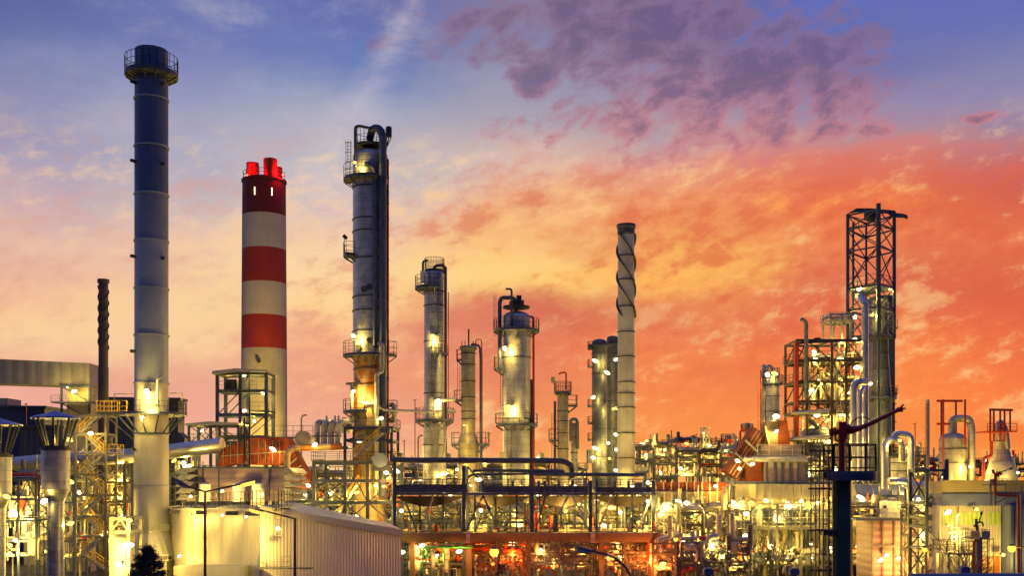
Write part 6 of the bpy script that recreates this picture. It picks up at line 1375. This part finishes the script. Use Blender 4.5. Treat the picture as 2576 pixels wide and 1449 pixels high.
leafy(372, 1384, 50, 58, 'dark conifer at the bottom left in front of the tall stack foot', 'needle', 3, True, n=7000, leaf=.19)
leafy(1262, 1418, 52, 50, 'dark leafy bush right under the blazing orange lamp', 'leaf', 8, False, 'bush', 'bush', 4200, .12)

# ================================================================ DENSE PROCESS PLANT
ORD = ['first','second','third','fourth','fifth','sixth','seventh','eighth','ninth','tenth','eleventh','twelfth','thirteenth','fourteenth','fifteenth','sixteenth','seventeenth','eighteenth','nineteenth','twentieth','twenty-first','twenty-second','twenty-third','twenty-fourth','twenty-fifth','twenty-sixth','twenty-seventh','twenty-eighth']
PM = ['galv','cream','clad2','grey','beige','galv','grey','steel','brownsteel','clad2']
def rack(label, x0, x1, pys, Y, d, seed, lit=2, power=700, m='grey', rails=True, red=0.06, grp=None, col=WARM, dens=1.0):
    """an open process frame: floors crowded with pipes, drums and valves"""
    rnd = random.Random(seed)
    t = thing('pipe_rack', label, 'pipe rack', (XW((x0+x1)/2,Y), Y, 0), grp); m = rnd.choice(('brownsteel','steel','steel','grey'))
    nb = max(1, round((x1-x0)/48)); xs = [x0+(x1-x0)*i/nb for i in range(nb+1)]
    br = [(rnd.randrange(nb), j, rnd.choice('/\\x^')) for j in range(len(pys)-1) for _ in range(2)]
    frame(t, xs, pys, Y, d, m, .24, brace=br, bw=.12, decks=(0,) if rails else (), railm='rail', ground=0)
    hs = [ZW(p,Y) for p in pys]; W = XW(x1,Y)-XW(x0,Y); X0 = XW(x0,Y)
    for j, z in enumerate(hs):
        zt = hs[j-1] if j else z+S(14,Y)
        # bundles of pipes lying on the level
        y = Y+.25
        while y < Y+d-.2:
            r_ = rnd.choice((.08,.12,.16,.24,.33,.42))
            if rnd.random() < .8*dens:
                a = X0+rnd.uniform(-.05,.35)*W; b = X0+rnd.uniform(.65,1.05)*W; zz = z+.2+r_
                pts = [(a,y,zz),(b,y,zz)]
                if rnd.random() < .6: pts = [(a,y,zz+rnd.choice((-1,1))*rnd.uniform(1.0,3.2))]+pts
                if rnd.random() < .6: pts = pts+[(b,y,zz+rnd.choice((-1,1))*rnd.uniform(1.0,3.2))]
                pts = [(p[0],p[1],max(.4,p[2])) for p in pts]
                mm = 'redpipe' if rnd.random() < red else rnd.choice(PM)
                MB().pipe(pts, r_, None, 8).build('pipe', M[mm], t)
            y += r_*2+rnd.uniform(.3,1.1)
        # equipment standing between the levels
        k = X0+rnd.uniform(.2,1)
        gap = (zt-z) if j else S(15,Y)
        while k < X0+W-.6:
            q = rnd.random(); yy = Y+rnd.uniform(.3,d*.7); h = min(gap*.8, rnd.uniform(1.0,2.6))
            if q < .30*dens:
                r_ = rnd.uniform(.3,.75); MB().lathe(k, yy, [(r_, z+.3)]+dome(r_, z+.3+h, .5), 14).tube([(k,yy,z+.1),(k,yy,z+.35)], r_*.6, 8).build('drum', M[rnd.choice(('white','clad2','cream','beige'))], t); k += r_*2
            elif q < .55*dens:
                r_ = rnd.uniform(.06,.13); MB().pipe([(k,yy,z+.1),(k,yy,z+h),(k+rnd.choice((-.8,.8,1.4)),yy,z+h)], r_, .3, 8).lathe(k, yy, [(r_*2.6, z+h*.5), (r_*2.6, z+h*.5+.14)], 10).build('riser', M[rnd.choice(PM)], t); k += .5
            elif q < .68*dens:
                w = rnd.uniform(.5,1.2); MB().box(k, k+w, yy, yy+.6, z+.14, z+.3+h*.7).box(k+.06, k+w-.06, yy-.03, yy-.002, z+.3, z+h*.55).build('cabinet', M[rnd.choice(('white','cream','grey','clad2'))], t); k += w
            elif q < .80*dens:
                r_ = rnd.uniform(.35,.6); L = rnd.uniform(1.4,3); MB().tube([(k,yy,z+.3+r_),(k+.18,yy,z+.3+r_),(k+L,yy,z+.3+r_),(k+L+.18,yy,z+.3+r_)], [r_*.6,r_,r_,r_*.6], 14).box(k+.4,k+.6,yy-.2,yy+.2,z+.12,z+.35).box(k+L-.5,k+L-.3,yy-.2,yy+.2,z+.12,z+.35).build('horizontal_drum', M[rnd.choice(('white','clad2','beige'))], t); k += L
            k += rnd.uniform(.3,1.6)/dens
    for _ in range(lit):
        j = rnd.randrange(len(hs)); px = rnd.uniform(x0+8, x1-8); yy = Y+rnd.uniform(-.2,d*.8)
        lamp(t, px, HZ-(hs[j]+min(2.4,S(22,Y))-CAMZ)*F/yy, yy, power*rnd.choice((.3,.5,.8,1.2,1.5)), col=col, r=rnd.choice((.16,.2,.26)))
    return t
def zone(x0, x1, n, phr, rows, Y, d, seed, jit=6, oc=None, **k):
    w = (x1-x0)/n; rnd = random.Random(seed*31)
    for i in range(n):
        nm = ORD[i]+' pipe rack from the left, '+phr if n > 1 else 'lamplit pipe rack '+phr
        rows2 = [p+rnd.uniform(-jit, jit) for p in rows]; rows2 = sorted(rows2)
        if oc and i in oc: k = dict(k, col=ORANGE)
        elif oc: k = dict(k, col=WARM)
        rack(nm, x0+w*i+w*.03, x0+w*(i+1)-w*.05, rows2, Y+rnd.uniform(-1.5,1.5), d, seed*100+i, grp='racks '+phr, **k)
zone(0, 190, 2, 'behind the blue-capped vents', [1215,1262,1312,1360,1410], 140, 8, 1, lit=5, power=1500)
zone(192, 335, 2, 'behind the stair tower', [1165,1215,1268,1320,1375], 150, 8, 2, lit=5, power=1100)
zone(425, 500, 1, 'between tall stack and louvred housing', [1190,1225,1265], 150, 8, 3, lit=3)
zone(722, 870, 2, 'left of the column with the rusty foot', [1195,1235,1275,1310], 150, 8, 4, lit=3)
zone(870, 1000, 2, 'under the column with the rusty foot', [1190,1235,1285,1325], 160, 8, 5, lit=4)
zone(1000, 1650, 8, 'on the lit floor under the blue deck', [1268,1290,1316,1341], 147, 9, 6, jit=4, lit=3, power=800, rails=False, dens=1.2, red=.1)
zone(1010, 1650, 8, 'below the brown concrete beam', [1372,1396,1418,1440], 134, 7, 7, jit=4, lit=2, oc=(2,3,6,7), power=800, rails=False, dens=1.2, red=.25)  # orange lamps added in some racks to carry the street lamp's red glare
zone(1000, 1480, 5, 'behind the blue deck at the column feet', [1178,1202,1228], 196, 9, 8, lit=3, power=1100)
zone(1590, 1870, 5, 'on the skyline right of the wrapped stack', [1132,1152,1175,1200], 228, 10, 9, jit=10, lit=4, power=1300)
zone(1650, 1890, 4, 'under the red-topped duct', [1290,1318,1345], 138, 7, 10, lit=3, jit=5, dens=1.2, rails=False)
zone(1640, 1890, 4, 'in front of the furnace building foot', [1368,1395,1422,1445], 128, 7, 11, lit=3, oc=(0,), jit=4, dens=1.2, rails=False, red=.15)
zone(1895, 2130, 5, 'on the bright gallery of the furnace building', [1285,1322], 149.5, 3, 12, lit=1, power=500, jit=2, dens=1.4, rails=False)
zone(1895, 2190, 5, 'at the foot of the yellow furnace wall', [1400,1428], 146, 4, 13, lit=1, power=400, jit=3, dens=1.3, rails=False)
zone(2010, 2180, 3, 'inside the foot of the open steel structure', [1125,1150,1178,1205], 162, 5, 14, lit=2, jit=4, dens=1.2, rails=False)
zone(2035, 2170, 2, 'on the upper floors of the open steel structure', [905,960,1010], 162, 4, 20, lit=2, jit=1, dens=.9, rails=False, power=500)
zone(2130, 2330, 3, 'behind the silver U-bend pipes', [1150,1180,1205], 172, 8, 15, lit=2, jit=5)
zone(2140, 2330, 3, 'on the gallery right of the monitor tower', [1275,1302], 141, 3, 16, lit=1, jit=2, dens=1.3, rails=False)
zone(2312, 2380, 1, 'inside the tall trussed frame', [1285,1315,1350,1390,1425], 127, 6, 17, lit=4)
zone(2300, 2620, 5, 'far off behind the long pale building', [1165,1182,1198], 270, 12, 18, lit=3, power=1500, jit=6, red=.3)
zone(1700, 1960, 3, 'far off behind the small skyline columns', [1118,1150,1180], 275, 10, 19, lit=3, power=1300, jit=9)

# --- small masts, goosenecks and poles along the skyline
def mast(px, top, foot, Y, label, kind=0):
    t = thing('mast', label, 'mast', (XW(px,Y), Y, 0), 'thin masts on the skyline')
    if kind == 0:
        MB().bar((XW(px,Y),Y,0), (XW(px,Y),Y,ZW(top,Y)), .14).bar(P(px-6,top+3,Y), P(px+4,top,Y), .1).build('pole', M['redpipe'], t)
    elif kind == 1:
        MB().pipe([(XW(px,Y),Y,0), P(px,top+6,Y), P(px+5,top,Y), P(px+14,top,Y)], .13, .8, 8).build('pole', M['grey'], t)
    else:
        MB().bar((XW(px-18,Y),Y,0), P(px-18,top,Y), .2).bar((XW(px+18,Y),Y,0), P(px+18,top,Y), .2).bar(P(px-18,top,Y), P(px+18,top,Y), .2).build('portal', M['redpipe'], t)
mast(1044, 1005, 1200, 200, 'thin red mast with a crossbar left of the twin-toned slim column', 0)
mast(1017, 1108, 1200, 190, 'thin antenna pole right of the rusty-footed column', 0)
mast(1052, 1096, 1200, 190, 'gooseneck vent pole left of the twin-toned slim column foot', 1)
mast(758, 1045, 1150, 180, 'small gooseneck lamp pole right of the striped chimney', 1)
mast(1638, 1113, 1200, 250, 'left red portal frame on the skyline right of the wrapped stack', 2)
mast(1684, 1108, 1200, 250, 'right red portal frame on the skyline near the wrapped stack', 2)
mast(1752, 1092, 1200, 255, 'thin red mast with crossbar left of the stubby column', 0)
mast(2302, 1065, 1200, 250, 'thin red mast right of the slab shaft', 0)
mast(1860, 1085, 1200, 235, 'gooseneck vent pole beside the small valve-hung column', 1)
mast(66, 1015, 1030, 210, 'tiny antenna on the dark hall roof at the left', 0)

# --- green pipework and white dosing tanks below the concrete beam
Y = 131.5
t = thing('green_pipework', 'bright green pipework in front of white tanks below the brown concrete beam', 'pipework', (XW(1100,Y), Y, 0))
for pts in ([(1060,1440,Y),(1064,1415,Y),(1064,1378,Y),(1190,1378,Y)], [(1074,1412,Y+.4),(1074,1390,Y+.4),(1069,1378,Y+.4)], [(1118,1425,Y+.3),(1118,1390,Y+.3),(1108,1378,Y+.3)], [(1104,1398,Y+.6),(1104,1415,Y+.6),(1096,1420,Y+.6)]):
    pipe(t, pts, .12, 'green', .4)
for px, py in ((1074,1398),(1105,1404),(1062,1432)): MB().lathe(XW(px,Y), Y, [(.28,ZW(py+2,Y)),(.28,ZW(py-2,Y))], 10).build('valve', M['green'], t)
for i, (px, py, r_, h, lab) in enumerate(((1042,1388,13,26,'upper left white dosing tank with dark lettering beside the warehouse end'),(1042,1425,15,20,'lower left white dosing tank on the floor beside the warehouse end'),(1122,1395,9,28,'upper white dosing tank between the green pipes'),(1122,1425,8,20,'lower white dosing tank between the green pipes'))):
    yy = Y+1.6; t = thing('dosing_tank', lab, 'tank', (XW(px,yy), yy, 0), 'white dosing tanks')
    R_ = S(r_,yy); z0 = ZW(py+h/2,yy); z1 = ZW(py-h/2,yy)
    MB().lathe(XW(px,yy), yy, [(R_*.35,z0-.35),(R_*.8,z0-.2),(R_,z0)]+dome(R_,z1,.45), 22, True).build('tank_body', M['white'], t)
    lg = MB()
    for k in range(3):
        a = math.pi/2+k*2*math.pi/3; lg.bar((XW(px,yy)+R_*.9*math.cos(a), yy+R_*.9*math.sin(a), 0), (XW(px,yy)+R_*.9*math.cos(a), yy+R_*.9*math.sin(a), z0+.1), .1)
    lg.hoop(XW(px,yy), yy, z0+.05, R_*.95, .06, .1, 16); lg.build('tank_stand', M['grey'], t)
    if i in (0, 2): text_obj('E-1501' if i == 0 else 'E-1502', .32, (XW(px,yy), yy-R_-.03, (z0+z1)/2), 'dark', t)
